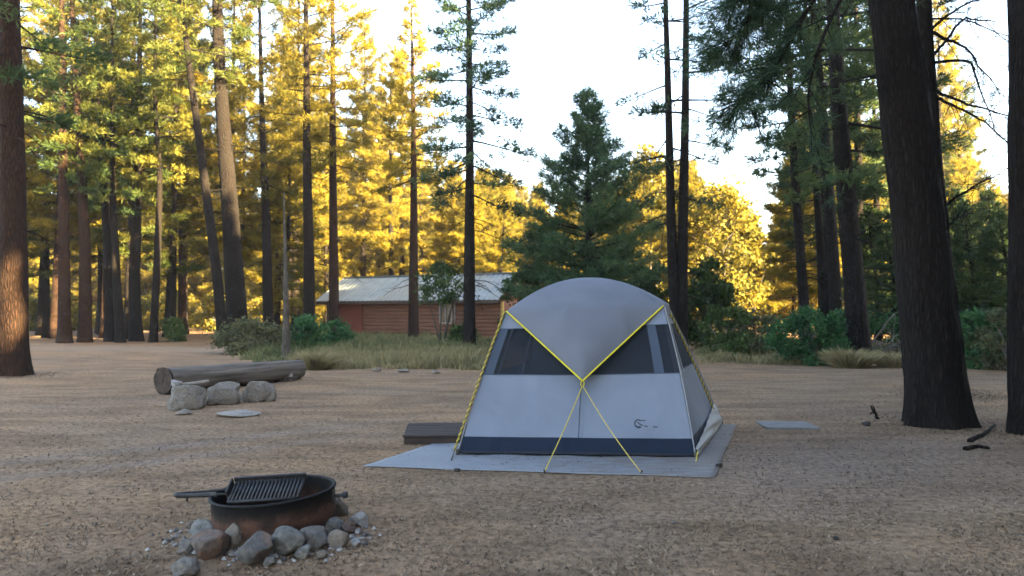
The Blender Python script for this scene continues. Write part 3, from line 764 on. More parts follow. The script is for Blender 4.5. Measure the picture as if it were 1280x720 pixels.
# unseen dense firs added right of the frame to keep the clearing in shade
SUN_AZ, SUN_EL = R(-34), R(24)     # direction towards the sun: right, a little behind the camera
SUN = np.array([math.cos(SUN_AZ) * math.cos(SUN_EL), math.sin(SUN_AZ) * math.cos(SUN_EL), math.sin(SUN_EL)])
w, f = conifer(straight(28, 0.2), 0.36, 1.2, 3.6, 175, 60, K=7, L=0.55, W=0.16, prof=prof_column, el0=-8, droop=0.3, inner=0.12, sides=8)
fw, ff = w.mesh('trunk', M['bark_dark'], True), f.mesh('crown', M['needle_dark'])
sa, ca = -math.sin(SUN_AZ), math.cos(SUN_AZ)
PATCH = np.array([-11.55, 17.0, 1.75]); PATCH_C = PATCH[0] * sa + PATCH[1] * ca      # the gap that lets the sun on to the left trunk
up_ = norm(np.cross(SUN, np.cross([0, 0, 1.0], SUN)))
def with_gap(loc, rz, sz):
    V = f.v[0].reshape(-1, 4, 3); C = V.mean(1) * np.array([1, 1, sz]) @ rotz(rz).T + np.array(loc) - PATCH
    h, v = C @ np.array([sa, ca, 0]), C @ up_
    k = ((h + 0.10 * np.sin(4 * v)) / 0.36) ** 2 + (v / 1.15) ** 2 < 1
    if not k.any(): return None
    g = Geo(); V = V[~k]; g.add(V.reshape(-1, 3), np.arange(len(V) * 4).reshape(-1, 4), f.a[0].reshape(-1, 4)[~k].ravel())
    return g.mesh('crown', M['needle_dark'])
for cc, dd in [(c_ + rnd.uniform(-1, 1) + 1.6 * k, d_ + rnd.uniform(-1, 1)) for k, d_ in enumerate((12.5, 16.5, 20.5, 24.5, 28.5)) for c_ in np.arange(-9, 34, 3.9)]:
    if abs(cc - PATCH_C) < 1.35: cc = PATCH_C + math.copysign(1.4, cc - PATCH_C)
    x, y = cc * sa + dd * ca, cc * ca - dd * sa
    if cc > 34 or x < 0.74 * y + 3.6: continue
    lc, az = (x, y, G(x, y) - 0.1), rnd.uniform(0, 6.28); s = rnd.uniform(0.9, 1.1)
    t = thing('fir_tree', 'unseen tall dense fir added beyond the right edge for shade', 'tree', lc, az, 'unseen firs added to shade the clearing'); t.scale = (1, 1, s)
    link('trunk', fw, t); link('crown', with_gap(lc, az, s) or ff, t)

# ------------------------------------------------------------------ grass and litter (uncountable)
def patch_noise(x, y, f=0.5):
    return 0.5 + 0.25 * (np.sin(f * 1.9 * x + 1.2) * np.sin(f * 2.3 * y + 0.4) + np.sin(f * 4.1 * x - f * 2.7 * y + 2.2) * 0.8)

def grass(name, label, polys, n, h, mat, thin=0.0):
    g = Geo()
    for (u0, u1, va, vb, n_) in polys:
        Y0, Y1 = ground((u0 + u1) / 2, va)[1], ground((u0 + u1) / 2, vb)[1]
        t = rng.uniform(0, 1, n_); Y = Y0 + (Y1 - Y0) * t ** 1.3
        u = rng.uniform(u0, u1, n_); X = (u - CX) / F * Y / cp
        edge = np.minimum(np.minimum(u - u0, u1 - u) / 40.0, 1) * np.minimum((Y - Y0) / (Y1 - Y0) * 6 + 0.25, 1)
        k = (patch_noise(X, Y, 0.9) + rng.normal(size=n_) * 0.12) * (0.35 + 0.65 * edge) > 0.25 + thin
        X, Y, edge = X[k], Y[k], edge[k]; m = len(X)
        C = np.stack([X, Y, gz(X, Y) - 0.01], 1)
        hh = h * (0.45 + 0.7 * patch_noise(X, Y, 1.6)) * (0.5 + 0.5 * edge)
        K = 4
        d = norm(np.array([0, 0, 1.0]) + 0.33 * rng.normal(size=(m, K, 3)))
        s = C[:, None] + rng.normal(size=(m, K, 3)) * np.array([0.05, 0.05, 0])
        L = hh[:, None, None] * rng.uniform(0.5, 1.2, (m, K, 1))
        pr = norm(np.cross(d, rng.normal(size=(m, K, 3)))) * rng.uniform(0.006, 0.016, (m, K, 1))
        mid = s + d * L * 0.55
        tip = s + d * L + norm(rng.normal(size=(m, K, 3)) * np.array([1, 1, 0.1])) * L * 0.25
        V = np.stack([s - pr, s + pr, mid + pr * 0.8, tip, mid - pr * 0.8], 2).reshape(-1, 3)
        a = np.clip(np.repeat(0.25 + 0.5 * patch_noise(X, Y, 0.7) + rng.normal(size=m) * 0.18, K * 5), 0, 1)
        g.add(V, np.arange(m * K * 5).reshape(-1, 5), a)
    return tag(g.build(name, mat), label, 'grass', kind='stuff')

grass('dry_grass', 'pale dry grass along the far edge of the clearing', [(372, 632, 462, 441, 5200), (372, 625, 446, 424, 5200), (868, 1300, 455, 440, 5200), (868, 980, 446, 428, 2600), (1000, 1300, 446, 425, 3000)], 0, 0.38, M['grass_dry'])
grass('weedy_grass', 'green weedy grass in front of the cabin', [(290, 630, 447, 420, 6500), (300, 380, 452, 432, 1500), (868, 1000, 450, 425, 4200), (1180, 1300, 452, 428, 2200)], 0, 0.50, M['grass_green'], 0.05)

# single grass clumps one can pick out
def clump(label, u, v, w_, h_, n=900):
    b = ground(u, v); Y = b[1]; r = w_ / F * Y / 2; h = h_ / F * Y
    g = Geo(); a = rng.uniform(0, 6.28, n); q = np.sqrt(rng.uniform(0, 1, n)) * r * 0.55
    s = np.stack([q * np.cos(a), q * np.sin(a), np.zeros(n) - 0.02], 1)
    d = norm(np.stack([np.cos(a) * q / r * 1.2, np.sin(a) * q / r * 1.2, np.full(n, 1.0)], 1) + rng.normal(size=(n, 3)) * 0.22)
    L = h * rng.uniform(0.6, 1.25, (n, 1)); pr = norm(np.cross(d, rng.normal(size=(n, 3)))) * 0.007
    mid = s + d * L * 0.6; out = np.stack([np.cos(a), np.sin(a), -0.35 + 0 * a], 1)
    V = np.stack([s - pr, s + pr, mid + pr, s + d * L + out * L * 0.3, mid - pr], 1).reshape(-1, 3)
    g.add(V, np.arange(n * 5).reshape(-1, 5), np.repeat(rng.uniform(0.4, 1, n), 5))
    o = g.build('grass_clump', M['grass_dry']); o.location = (b[0], b[1], G(b[0], b[1]))
    tag(o, label, 'grass clump')
clump('pale straw grass mound in front of the green bush', 1064, 459, 66, 26, 1800)
clump('dry grass clump at the right end of the log bench', 395, 462, 44, 26, 1300)
clump('dry grass clump beside the foot of big near trunk', 1112, 459, 40, 20, 900)

def litter():
    g = Geo(); n = 34000
    v = 398 + (735 - 398) * rng.uniform(0.17, 1, n) ** 0.75; u = rng.uniform(-30, 1310, n)
    Y = EYE * F / (v - 390.0); X = (u - CX) / F * Y
    k = (patch_noise(X, Y, 1.5) + rng.normal(size=n) * 0.25 > 0.42); X, Y = X[k], Y[k]
    for o in [o for o in col.objects if o.get('category') == 'tree' and o.parent is None and o.location.y < 20 and o.location.y > 5 and abs(o.location.x) < 0.75 * o.location.y + 1]:
        q = 0.3 + np.abs(rng.normal(size=1500)) * 0.55; a = rng.uniform(0, 6.28, 1500)
        X = np.concatenate([X, o.location.x + q * np.cos(a)]); Y = np.concatenate([Y, o.location.y + q * np.sin(a)])
    n = len(X)
    a = rng.uniform(0, 6.28, n); L = rng.uniform(0.004, 0.014, n) * (0.75 + 0.05 * Y); W = rng.uniform(0.0012, 0.0042, n) * (0.75 + 0.06 * Y)
    dx, dy = np.cos(a), np.sin(a); z = gz(X, Y) + 0.005
    tz = rng.normal(size=n) * 0.006
    P = lambda s, t, dz: np.stack([X + dx * L * s - dy * W * t, Y + dy * L * s + dx * W * t, z + dz], 1)
    V = np.stack([P(-1, -1, -tz), P(1, -0.7, tz), P(1, 0.7, tz + 0.004), P(-1, 1, -tz + 0.004)], 1).reshape(-1, 3)
    g.add(V, np.arange(n * 4).reshape(-1, 4), np.repeat(np.clip(rng.beta(1.6, 1.8, n), 0, 1), 4))
    tag(g.build('needle_litter', M['litter']), 'fallen needles and bark chips strewn over the dirt', 'litter', kind='stuff')
litter()

# ------------------------------------------------------------------ stones
def stone_mesh(w, d, h, seed, facets=9, sub=4, mat=None, soft=0.5, boxy=0.0):
    r = np.random.default_rng(seed)
    bm = bmesh.new(); bmesh.ops.create_icosphere(bm, subdivisions=sub, radius=1.0)
    V = np.array([v.co[:] for v in bm.verts])
    if boxy: V = V / np.power((np.abs(V) ** boxy).sum(1), 1 / boxy)[:, None]; V = V @ rotz(r.normal() * 0.1).T
    for _ in range(facets):
        nrm = norm(r.normal(size=3)); c = r.uniform(0.55, 0.9)
        if boxy: nrm[2] = abs(nrm[2]); c = r.uniform(0.85, 1.05)
        k = V @ nrm; over = np.maximum(k - c, 0)
        V = V - nrm[None] * (over * (1 - 0.06 * soft))[:, None]
    ph = r.uniform(0, 6.28, (6, 3)); fr = r.normal(size=(6, 3)) * np.array([2, 2, 3, 5, 8, 12])[:, None]
    for i in range(6):
        V = V * (1 + np.array([0.05, 0.045, 0.04, 0.028, 0.022, 0.014])[i] * np.sin((V @ fr[i]) + ph[i, 0]))[:, None]
    V = V - (V.max(0) + V.min(0)) / 2; V = V / (V.max(0) - V.min(0)) * np.array([w, d, h])
    V[:, 2] += h / 2
    me = bpy.data.meshes.new('stone')
    for v, c in zip(bm.verts, V): v.co = c
    for f in bm.faces: f.smooth = True
    bm.to_mesh(me); bm.free()
    me.materials.append(mat)
    return me

def stone_mat(name, c1, c2, c3=None):
    return surf_mat(name, c1, c2, 26, rough=0.9, bump=0.9, bdist=0.02, c3=c3, spec=0.2, detail=8)
SM = {'grey': stone_mat('granite grey', (0.072, 0.067, 0.060), (0.205, 0.192, 0.174), (0.13, 0.12, 0.11)),
      'blue': stone_mat('slate blue grey', (0.066, 0.067, 0.062), (0.182, 0.180, 0.166), (0.235, 0.228, 0.208)),
      'tan': stone_mat('sandstone tan', (0.110, 0.090, 0.070), (0.240, 0.205, 0.165), (0.17, 0.15, 0.13)),
      'pink': stone_mat('granite with pink face', (0.070, 0.070, 0.070), (0.155, 0.150, 0.145), (0.19, 0.125, 0.095)),
      'rust': stone_mat('stone stained rusty', (0.065, 0.052, 0.046), (0.170, 0.138, 0.115), (0.16, 0.085, 0.055)),
      'white': stone_mat('pale quartz', (0.17, 0.165, 0.16), (0.34, 0.335, 0.325)),
      'pale': stone_mat('pale sandstone', (0.17, 0.155, 0.14), (0.30, 0.28, 0.255)),
      'block': stone_mat('rough cut block', (0.085, 0.076, 0.066), (0.225, 0.205, 0.180), (0.15, 0.13, 0.11)),
      'dark': stone_mat('dark chip', (0.02, 0.018, 0.017), (0.06, 0.05, 0.045))}

def stone(label, u, vb, w, h, mat, seed, dep=0.9, rz=0.0, tilt=(0, 0), facets=9, group='stones round the fire ring', name='stone', cat='stone', sink=0.12):
    b = ground(u, vb); Y = b[1]; W, Hh = w / F * Y, h / F * Y
    me = stone_mesh(W, W * dep, Hh, seed, facets, 4, SM[mat])
    y = Y + W * dep * 0.35
    x = px_x(u, y)
    o = link(name, me, None, (x, y, G(x, y) - sink * Hh)); o.rotation_euler = (tilt[0], tilt[1], rz)
    return tag(o, label, cat, group)

FS = [('rust brown angular stone at the left front of the fire ring', 262, 700, 43, 37, 'rust', 1),
      ('rounded tan stone leaning on the left front of ring wall', 291, 690, 31, 38, 'tan', 2),
      ('grey boulder behind the rusty stone, left of the ring', 259, 678, 38, 28, 'blue', 3),
      ('round grey stone with a pinkish face in front of ring', 323, 707, 44, 44, 'pink', 4),
      ('broad blue grey slab propped against the ring front', 357, 699, 44, 42, 'blue', 5),
      ('dark grey rounded stone right of the blue grey slab', 394, 690, 38, 32, 'grey', 6),
      ('long flat grey stone leaning on the ring at right', 410, 669, 44, 27, 'blue', 7),
      ('small smooth tan stone at the right end of the circle', 426, 686, 27, 26, 'tan', 8),
      ('pale quartz stone lying apart at far right of circle', 451, 658, 24, 20, 'white', 9),
      ('light tan stone behind the ring under the right handle', 426, 645, 24, 28, 'tan', 10),
      ('flat grey stone at the lower left, farthest from the ring', 237, 722, 36, 24, 'grey', 11),
      ('small mottled stone left of the rusty brown stone', 236, 694, 18, 20, 'grey', 12),
      ('little pale stone wedged below the blue grey slab', 382, 699, 22, 19, 'blue', 13),
      ('small brown stone between the quartz stone and the ring', 438, 668, 18, 18, 'rust', 14),
      ('small grey stone between the blue grey slab and pink stone', 341, 709, 16, 13, 'grey', 15),
      ('small tan stone at the front, right of the little pale one', 405, 699, 15, 12, 'tan', 16),
      ('small brown stone at the left rear of the fire ring', 246, 664, 18, 14, 'rust', 17),
      ('little pale quartz stone right of the smooth tan stone', 446, 683, 14, 10, 'white', 18)]
for i, (lb, u, v, w_, h_, m_, sd) in enumerate(FS):
    stone(lb, u, v, w_, h_, m_, 40 + sd, tilt=((0, 0.35) if sd == 7 else (rnd.uniform(-.2, .2), rnd.uniform(-.15, .15))), facets=7 if sd in (2, 4, 8) else 13, rz=rnd.uniform(-0.5, 0.5))

def ash():
    g = Geo(); n = 2600
    c = ground(340, 668)
    a = rng.uniform(0, 6.28, n); r = 0.40 + np.abs(rng.normal(size=n)) * 0.17
    keep = (np.sin(a) < 0.35) | (rng.uniform(0, 1, n) < 0.3); a, r = a[keep], r[keep]; n = len(a)
    X, Y = c[0] + r * np.cos(a) * 0.95, c[1] + r * np.sin(a) * 0.75
    s = 0.003 + 0.022 * rng.uniform(0, 1, n) ** 4
    base = np.array([[1, 0, 0], [-1, 0, 0], [0, 1, 0], [0, -1, 0], [0, 0, 0.75], [0, 0, -0.75]])
    fc = np.array([[0, 2, 4], [2, 1, 4], [1, 3, 4], [3, 0, 4], [2, 0, 5], [1, 2, 5], [3, 1, 5], [0, 3, 5]])
    V = base[None] * s[:, None, None] * rng.uniform(0.6, 1.4, (n, 6, 1))
    V = np.einsum('nij,nkj->nki', np.stack([rotz(q) for q in rng.uniform(0, 6.28, n)]), V)
    V = V + np.stack([X, Y, gz(X, Y) + s * 0.3], 1)[:, None]
    F_ = (fc[None] + (np.arange(n) * 6)[:, None, None]).reshape(-1, 3)
    g.add(V.reshape(-1, 3), F_, np.repeat(rng.uniform(0, 1, n), 6))
    m = leaf_mat('ash and gravel', (0.06, 0.056, 0.052), (0.20, 0.185, 0.17), (0.38, 0.36, 0.335), 0.0)
    tag(g.build('ash_gravel', m), 'pale ash crumbs and gravel around the fire ring', 'gravel', kind='stuff')
ash()
stone('flat pale rock lying in the dirt before the log bench', 300, 522, 56, 8, 'pale', 71, dep=0.8, facets=12, group=None, cat='rock', name='rock')
stone('small pale rock in the dirt left of the flat pale rock', 232, 519, 22, 7, 'tan', 72, group=None, cat='rock', name='rock')
for lb, u, v, w_, h_ in (('small dark clod on the dirt just right of the groundsheet', 897, 585, 9, 6), ('dark lump at the front edge of the groundsheet', 572, 590, 8, 5), ('dark lump by the twig left of the big trunk', 1081, 533, 12, 6),
                         ('small dark stone in the lower right dirt', 1040, 676, 7, 5)):
    stone(lb, u, v, w_, h_, 'dark', int(u), group=None, cat='clod', name='dirt_clod', facets=10)
for lb, u, v, w_, h_ in (('largest brown stone at the edge of the grass right of bench', 505, 466, 15, 5), ('brown stone in the grass edge, nearest to the bench', 472, 465, 11, 5), ('brown rock by the grass near tent', 545, 467, 13, 5), ('grey rock under the leaning pines', 300, 441, 20, 9)):
    stone(lb, u, v, w_, h_, 'tan' if 'brown' in lb else 'grey', int(u), group=None, cat='rock', name='rock')

# loose pebbles on the near dirt
def pebbles():
    protos_ = [stone_mesh(1, 1, 0.6, 300 + k, 10, 2, SM[m_]) for k, m_ in enumerate(('grey', 'tan', 'white', 'dark', 'tan'))]
    for i in range(130):
        v = rnd.uniform(545, 716); u = rnd.uniform(10, 1275)
        if 450 < u < 925 and v < 606: continue
        if 205 < u < 470 and 590 < v: continue
        b = ground(u, v); s = rnd.uniform(0.010, 0.026) * rnd.uniform(0.6, 1.2)
        o = link('pebble', protos_[i % 5], None, (b[0], b[1], G(b[0], b[1]) - 0.15 * s)); o.scale = (s, s * rnd.uniform(0.6, 1), s); o.rotation_euler = (0, 0, rnd.uniform(0, 6))
        tag(o, 'tiny pebble lying loose on the open brown dirt', 'pebble', 'pebbles on the dirt')
pebbles()

# sticks and bark
def stick(label, pts, r, name='stick', twigs=3, mat='bark_dark'):
    b = ground(*pts[0]); g = Geo()
    P = []
    for (u, v, lift) in [(pts[0][0], pts[0][1], 0)] + pts[1:]:
        q = ground(u, v) if lift == 0 else at(u, v, b[1] + lift)
        P.append(q - b)
    P = np.array(P, float); s = np.linspace(0, len(P) - 1, 9); C = np.stack([np.interp(s, np.arange(len(P)), P[:, k]) for k in range(3)], 1) + rng.normal(size=(9, 3)) * r * 0.35
    C[:, 2] = np.maximum(C[:, 2], r * 0.5)
    tube(g, C, np.linspace(r, r * 0.5, 9), 7, True)
    for k in range(twigs):
        i = 2 + 2 * k; d = norm(rng.normal(size=3) + [0, 0, 0.7]); tube(g, C[min(i, 8)] + np.outer(np.linspace(0, 6 * r, 3), d), np.array([r * 0.5, r * 0.4, r * 0.2]), 5, True)
    o = g.build(name, M[mat], None, True); o.location = (b[0], b[1], G(b[0], b[1]))
    return tag(o, label, 'stick')
stick('dark forked stump twig sticking up left of the big trunk', [(1097, 524), (1094, 518, 0.02), (1090, 507, 0.05)], 0.025)
stick('dark broken branch lying right of the big trunk', [(1212, 553), (1228, 546, 0), (1243, 533, 0)], 0.032, 'stick', 0)
stick('dark bark piece in the dirt at right below the broken branch', [(1207, 563), (1222, 560, 0), (1237, 562, 0)], 0.03, 'bark_piece', 1)

# brush pile of dead branches
def brush():
    b = ground(1108, 452); b[2] = G(b[0], b[1])
    w = Geo()
    for i in range(90):
        a = rng.uniform(0, 6.28); s0 = np.array([rng.normal() * 0.45, rng.normal() * 0.4, rng.uniform(0, 0.6)])
        d = norm(np.array([math.cos(a), math.sin(a) * 0.6, rng.uniform(-0.15, 0.75)])); ln = rng.uniform(0.5, 1.25)
        s = np.linspace(0, 1, 6); Q = s0 + np.outer(s * ln, d) + np.outer(s ** 2, [0, 0, rng.uniform(-0.35, 0.2)]) + rng.normal(size=(6, 3)) * 0.03
        Q[:, 2] = np.maximum(Q[:, 2], 0.01)
        tube(w, Q, np.linspace(rng.uniform(0.008, 0.02), 0.004, 6), 4, False)
    for q in ([(1050, 372), (1068, 392), (1082, 412), (1088, 440)], [(1118, 392), (1100, 415), (1082, 438)]):
        Q = np.array([at(u, v, b[1] - 0.3) - b for u, v in q]); s = np.linspace(0, len(Q) - 1, 10)
        tube(w, np.stack([np.interp(s, np.arange(len(Q)), Q[:, k]) for k in range(3)], 1) + rng.normal(size=(10, 3)) * 0.015, np.linspace(0.02, 0.03, 10), 6, False)
    o = w.build('brush_pile', M['dead_wood'], None, True); o.location = b
    tag(o, 'tangled heap of grey dead branches left of the big near trunk', 'brush pile')
brush()

# ------------------------------------------------------------------ log bench and its blocks
LOGUP = 1.0
def log_bench():
    A, B_ = at(204, 475.5, 13.3), at(373, 460.5, 16.4)
    L = np.linalg.norm(B_ - A); c = (A + B_) / 2
    t = thing('log_bench', 'long weathered log bench lying on the dirt at left', 'bench', (c[0], c[1], 0), math.atan2(B_[1] - A[1], B_[0] - A[0]))
    s = np.linspace(-0.5, 0.5, 40); zc = np.interp(s, [-0.5, 0.5], [A[2], B_[2]])
    P = np.stack([s * L, 0.012 * np.sin(5 * s), zc], 1); rad = np.interp(s, [-0.5, 0.5], [0.262, 0.232])
    ph = rng.uniform(0, 6.28, 6)
    def rg(th, q):
        q = q[:, None]; th = th[None]
        up = np.clip(-np.cos(th + 0.0), 0, 1)
        crack = -0.10 * np.exp(-((th - 2.6 - 0.15 * np.sin(6 * q)) / 0.06) ** 2) - 0.10 * np.exp(-((th - 5.2 - 0.1 * np.sin(7 * q)) / 0.05) ** 2) - 0.08 * np.exp(-((th - 0.6 + 0.1 * np.sin(5 * q)) / 0.05) ** 2)
        A_ = np.cos(th - np.pi / 2 * LOGUP); fl = np.where(A_ > 0.78, 0.78 / np.maximum(A_, 0.1), 1.0)
        return fl + crack + 0.02 * np.sin(7 * th + ph[0]) + 0.015 * np.sin(16 * th + ph[1] + 3 * q) + 0.01 * np.sin(30 * q + 3 * th)
    g = tube(Geo(), P, rad, 64, False, 0.5, rg)
    g.build('log', M['log'], t, True)
    for x, z, r, sgn in ((-L / 2, A[2], 0.235, -1), (L / 2, B_[2], 0.205, 1)):
        th = np.linspace(0, 2 * np.pi, 33)[:-1]; rr = np.linspace(0.02, 1, 8)
        V = np.stack([np.full((8, 32), x) + sgn * 0.004 * rng.normal(size=(8, 32)), r * rr[:, None] * np.cos(th), z + r * rr[:, None] * np.sin(th)], -1).reshape(-1, 3)
        i = np.arange(7)[:, None] * 32; j = np.arange(32)[None]; k = (j + 1) % 32
        Geo().add(V, [np.stack([i + j, i + k, i + 32 + k, i + 32 + j], -1).reshape(-1, 4), np.arange(32)[None]]).build('end_grain', M['log_end'], t, True)
    for x in (-L * 0.38, L * 0.36):
        g = Geo(); box(g, (x, 0, 0.02), (0.34, 0.52, 0.20), rotz(0.15)); o = g.build('support', M['log_end'], t); bevel(o, 0.02)
    tube(Geo(), [[L * 0.33, -0.24, 0.0], [L * 0.37, -0.20, 0.14], [L * 0.38, -0.14, 0.22]], [0.05, 0.045, 0.04], 8).build('brace', M['dead_wood'], t, True)
log_bench()

def block(label, u0, u1, vt, vb, seed, mat='block'):
    b = ground((u0 + u1) / 2, vb); Y = b[1]; w_, h_ = (u1 - u0) / F * Y, (vb - vt) / F * Y
    me = stone_mesh(w_, 0.36, h_ * 1.1, 500 + seed, 8, 5, SM[mat], 0.3, 6.0)
    y = Y + 0.16
    o = link('stone_block', me, None, (px_x((u0 + u1) / 2, y), y, G(0, y) - h_ * 0.08)); o.rotation_euler = (0, 0, R(20) + 0.12 * math.sin(seed * 3.0))
    return tag(o, label, 'stone block', 'stone blocks before the log bench')
block('darkest squat stone block at the left, carrying a plank', 213, 259, 483, 513, 1)
block('middle pale stone block in front of the log bench', 261, 302, 479, 507, 2)
block('right pale stone block in front of the log bench', 304, 346, 477, 503, 5)
# a short plank on the left block
b = at(240, 479, 11.75)
g = Geo(); box(g, (0, 0, 0), (0.50, 0.14, 0.035)); o = g.build('plank', M['dead_wood']); o.location = b; o.rotation_euler = (0, -0.10, 0.42); bevel(o, 0.006)
tag(o, 'short grey plank lying on the left stone block', 'plank')
stone('small pale stone resting on the left end of the darkest block', 221, 485, 11, 9, 'white', 77, group=None, cat='rock', name='rock')
o = bpy.context.scene.objects['rock.006'] if 'rock.006' in bpy.context.scene.objects else None
if o is not None: o.location = at(220, 486, 11.6)

# ------------------------------------------------------------------ fire ring
def rust_mat():
    m, nt, out = new_mat('fire ring steel'); n = N(nt)
    tc = n('ShaderNodeTexCoord'); s = n('ShaderNodeSeparateXYZ'); n.set(s.inputs[0], tc.outputs['Object'])
    nz = n.noise(tc.outputs['Object'], 7, 6, 0.65); nf = n.noise(tc.outputs['Object'], 40, 4, 0.7)
    f = n.math('ADD', n.math('MULTIPLY', s.outputs[2], 4.2), n.math('MULTIPLY', n.math('SUBTRACT', nz, 0.5), 0.9))
    c = n.ramp(f, [(0.12, (0.080, 0.052, 0.043)), (0.50, (0.095, 0.047, 0.033)), (0.72, (0.030, 0.018, 0.014)), (0.90, (0.007, 0.007, 0.008))])
    c = n.mix(0.7, c.outputs[0], n.ramp(nf, [(0.3, (0.6, 0.6, 0.6)), (0.7, (1.25, 1.25, 1.25))]).outputs[0], 'MULTIPLY')
    p = n('ShaderNodeBsdfPrincipled', i_Base_Color=c, i_Roughness=0.7, i_Normal=n.bump(n.math('ADD', nz, nf), 0.35, 0.006))
    p.inputs['Specular IOR Level'].default_value = 0.2
    n.set(out.inputs[0], p); return m

def fire_ring():
    Y = 5.12
    c = at(345, 640, Y)
    t = thing('fire_ring', 'rusty steel campfire ring with a folded back cooking grate', 'fire ring', (c[0], Y, 0.016))
    t.rotation_euler = (R(1.0), R(-3.6), 0)
    rad, h = 0.398, 0.265
    prof = [(rad - 0.006, 0), (rad - 0.004, h - 0.012), (rad - 0.008, h), (rad + 0.006, h + 0.008), (rad + 0.016, h + 0.003), (rad + 0.017, h - 0.008), (rad + 0.008, h - 0.014), (rad + 0.004, h - 0.02), (rad + 0.004, 0.15), (rad + 0.004, 0)]
    n = 96; th = np.linspace(0, 2 * np.pi, n, endpoint=False); pr = np.array(prof); m = len(pr)
    wob = 1 + 0.006 * np.sin(2 * th + 1) + 0.003 * np.sin(5 * th)
    V = np.stack([pr[:, 0, None] * np.cos(th) * wob, pr[:, 0, None] * np.sin(th) * wob, pr[:, 1, None] + 0 * th], -1).reshape(-1, 3)
    i = np.arange(m)[:, None] * n; i2 = ((np.arange(m) + 1) % m)[:, None] * n; j = np.arange(n)[None]; k = (j + 1) % n
    Geo().add(V, np.stack([i + j, i2 + j, i2 + k, i + k], -1).reshape(-1, 4)).build('ring_wall', rust_mat(), t, True)
    # ash bed inside
    rr = np.linspace(0, rad - 0.01, 14); q = np.linspace(0, 2 * np.pi, 49)[:-1]
    V = np.stack([rr[:, None] * np.cos(q), rr[:, None] * np.sin(q), 0.03 + 0.02 * rng.normal(size=(14, 48)) * (rr[:, None] < 0.36)], -1).reshape(-1, 3)
    i = np.arange(13)[:, None] * 48; j = np.arange(48)[None]; k = (j + 1) % 48
    Geo().add(V, np.stack([i + j, i + 48 + j, i + 48 + k, i + k], -1).reshape(-1, 4)).build('ash_bed', surf_mat('ash bed', (0.02, 0.02, 0.02), (0.12, 0.12, 0.12), 20), t, True)
    # the grate: a frame with bars, tipped up on its hinge
    W, D = 0.46, 0.19
    base = np.array([-0.02, -0.17, 0.243]); tilt = R(27)
    def T(x, y, z=0.0):
        return base + np.array([x, y * math.cos(tilt) - z * math.sin(tilt), y * math.sin(tilt) + z * math.cos(tilt)])
    def bar(g, a, b, r=0.008, n_=8): tube(g, [T(*a), T(*b)], [r, r], n_)
    gr = Geo()
    for x in (-W / 2, W / 2): bar(gr, (x, 0), (x, D), 0.011)
    for y in (0, D): bar(gr, (-W / 2, y), (W / 2, y), 0.011)
    fr = gr.build('grate', M['black_iron'], t, True)
    for x in np.linspace(-W / 2 + 0.025, W / 2 - 0.025, 17):
        bar(g_ := Geo(), (x, 0.0, 0.006), (x, D, 0.006), 0.0085, 8); g_.build('bar', M['bar_iron'], fr, True)
    # raised back lip and left end plate
    g = Geo(); Mx = np.array([[1, 0, 0], [0, math.cos(tilt), -math.sin(tilt)], [0, math.sin(tilt), math.cos(tilt)]])
    box(g, T(0.0, D + 0.018, 0.01), (W + 0.03, 0.014, 0.045), Mx); g.build('back_lip', M['black_iron'], fr)
    g = Geo(); box(g, T(-W / 2 - 0.02, D * 0.62, 0.012), (0.010, D * 0.72, 0.07), Mx); g.build('end_plate', M['black_iron'], fr)
    # left loop handle and right stub with spring grips
    lg = Geo(); z = 0.275
    P = np.array([[-0.24, 0.06, z], [-0.45, 0.05, z], [-0.655, 0.00, z + 0.008], [-0.668, -0.03, z + 0.006], [-0.655, -0.05, z + 0.004], [-0.45, -0.075, z], [-0.26, -0.07, z]])
    tube(lg, P, np.full(len(P), 0.0085), 8); lh = lg.build('handle', M['black_iron'], t, True)
    sg = Geo(); q = np.linspace(0, 1, 160)
    A, B_ = np.array([-0.645, -0.052, z + 0.004]), np.array([-0.36, -0.075, z])
    H_ = A + np.outer(q, B_ - A); ang = q * 2 * np.pi * 22
    H_ = H_ + np.stack([0 * q, 0.013 * np.cos(ang), 0.013 * np.sin(ang)], 1); tube(sg, H_, np.full(160, 0.0045), 5); sg.build('coil_grip', M['bright_steel'], lh, True)
    hg = Geo(); tube(hg, [[-0.57, -0.055, z], [-0.568, -0.058, z - 0.035]], [0.008, 0.008], 6); hg.build('hook', M['black_iron'], lh, True)
    rg_ = Geo(); P = np.array([[0.39, 0.0, 0.20], [0.44, 0.0, 0.20], [0.48, -0.01, 0.203]])
    tube(rg_, P, np.full(3, 0.012), 8); rh = rg_.build('handle', M['black_iron'], t, True)
    kg = Geo(); tube(kg, [[0.472, -0.01, 0.203], [0.476, -0.01, 0.203], [0.505, -0.012, 0.204], [0.509, -0.012, 0.204]], [0.012, 0.022, 0.022, 0.012], 10); kg.build('knob', M['black_iron'], rh, True)
    for s_ in (-1, 1):
        g = Geo(); box(g, (s_ * 0.405, 0, 0.20), (0.016, 0.07, 0.09)); bevel(g.build('hinge_plate', M['black_iron'], t), 0.003)
fire_ring()

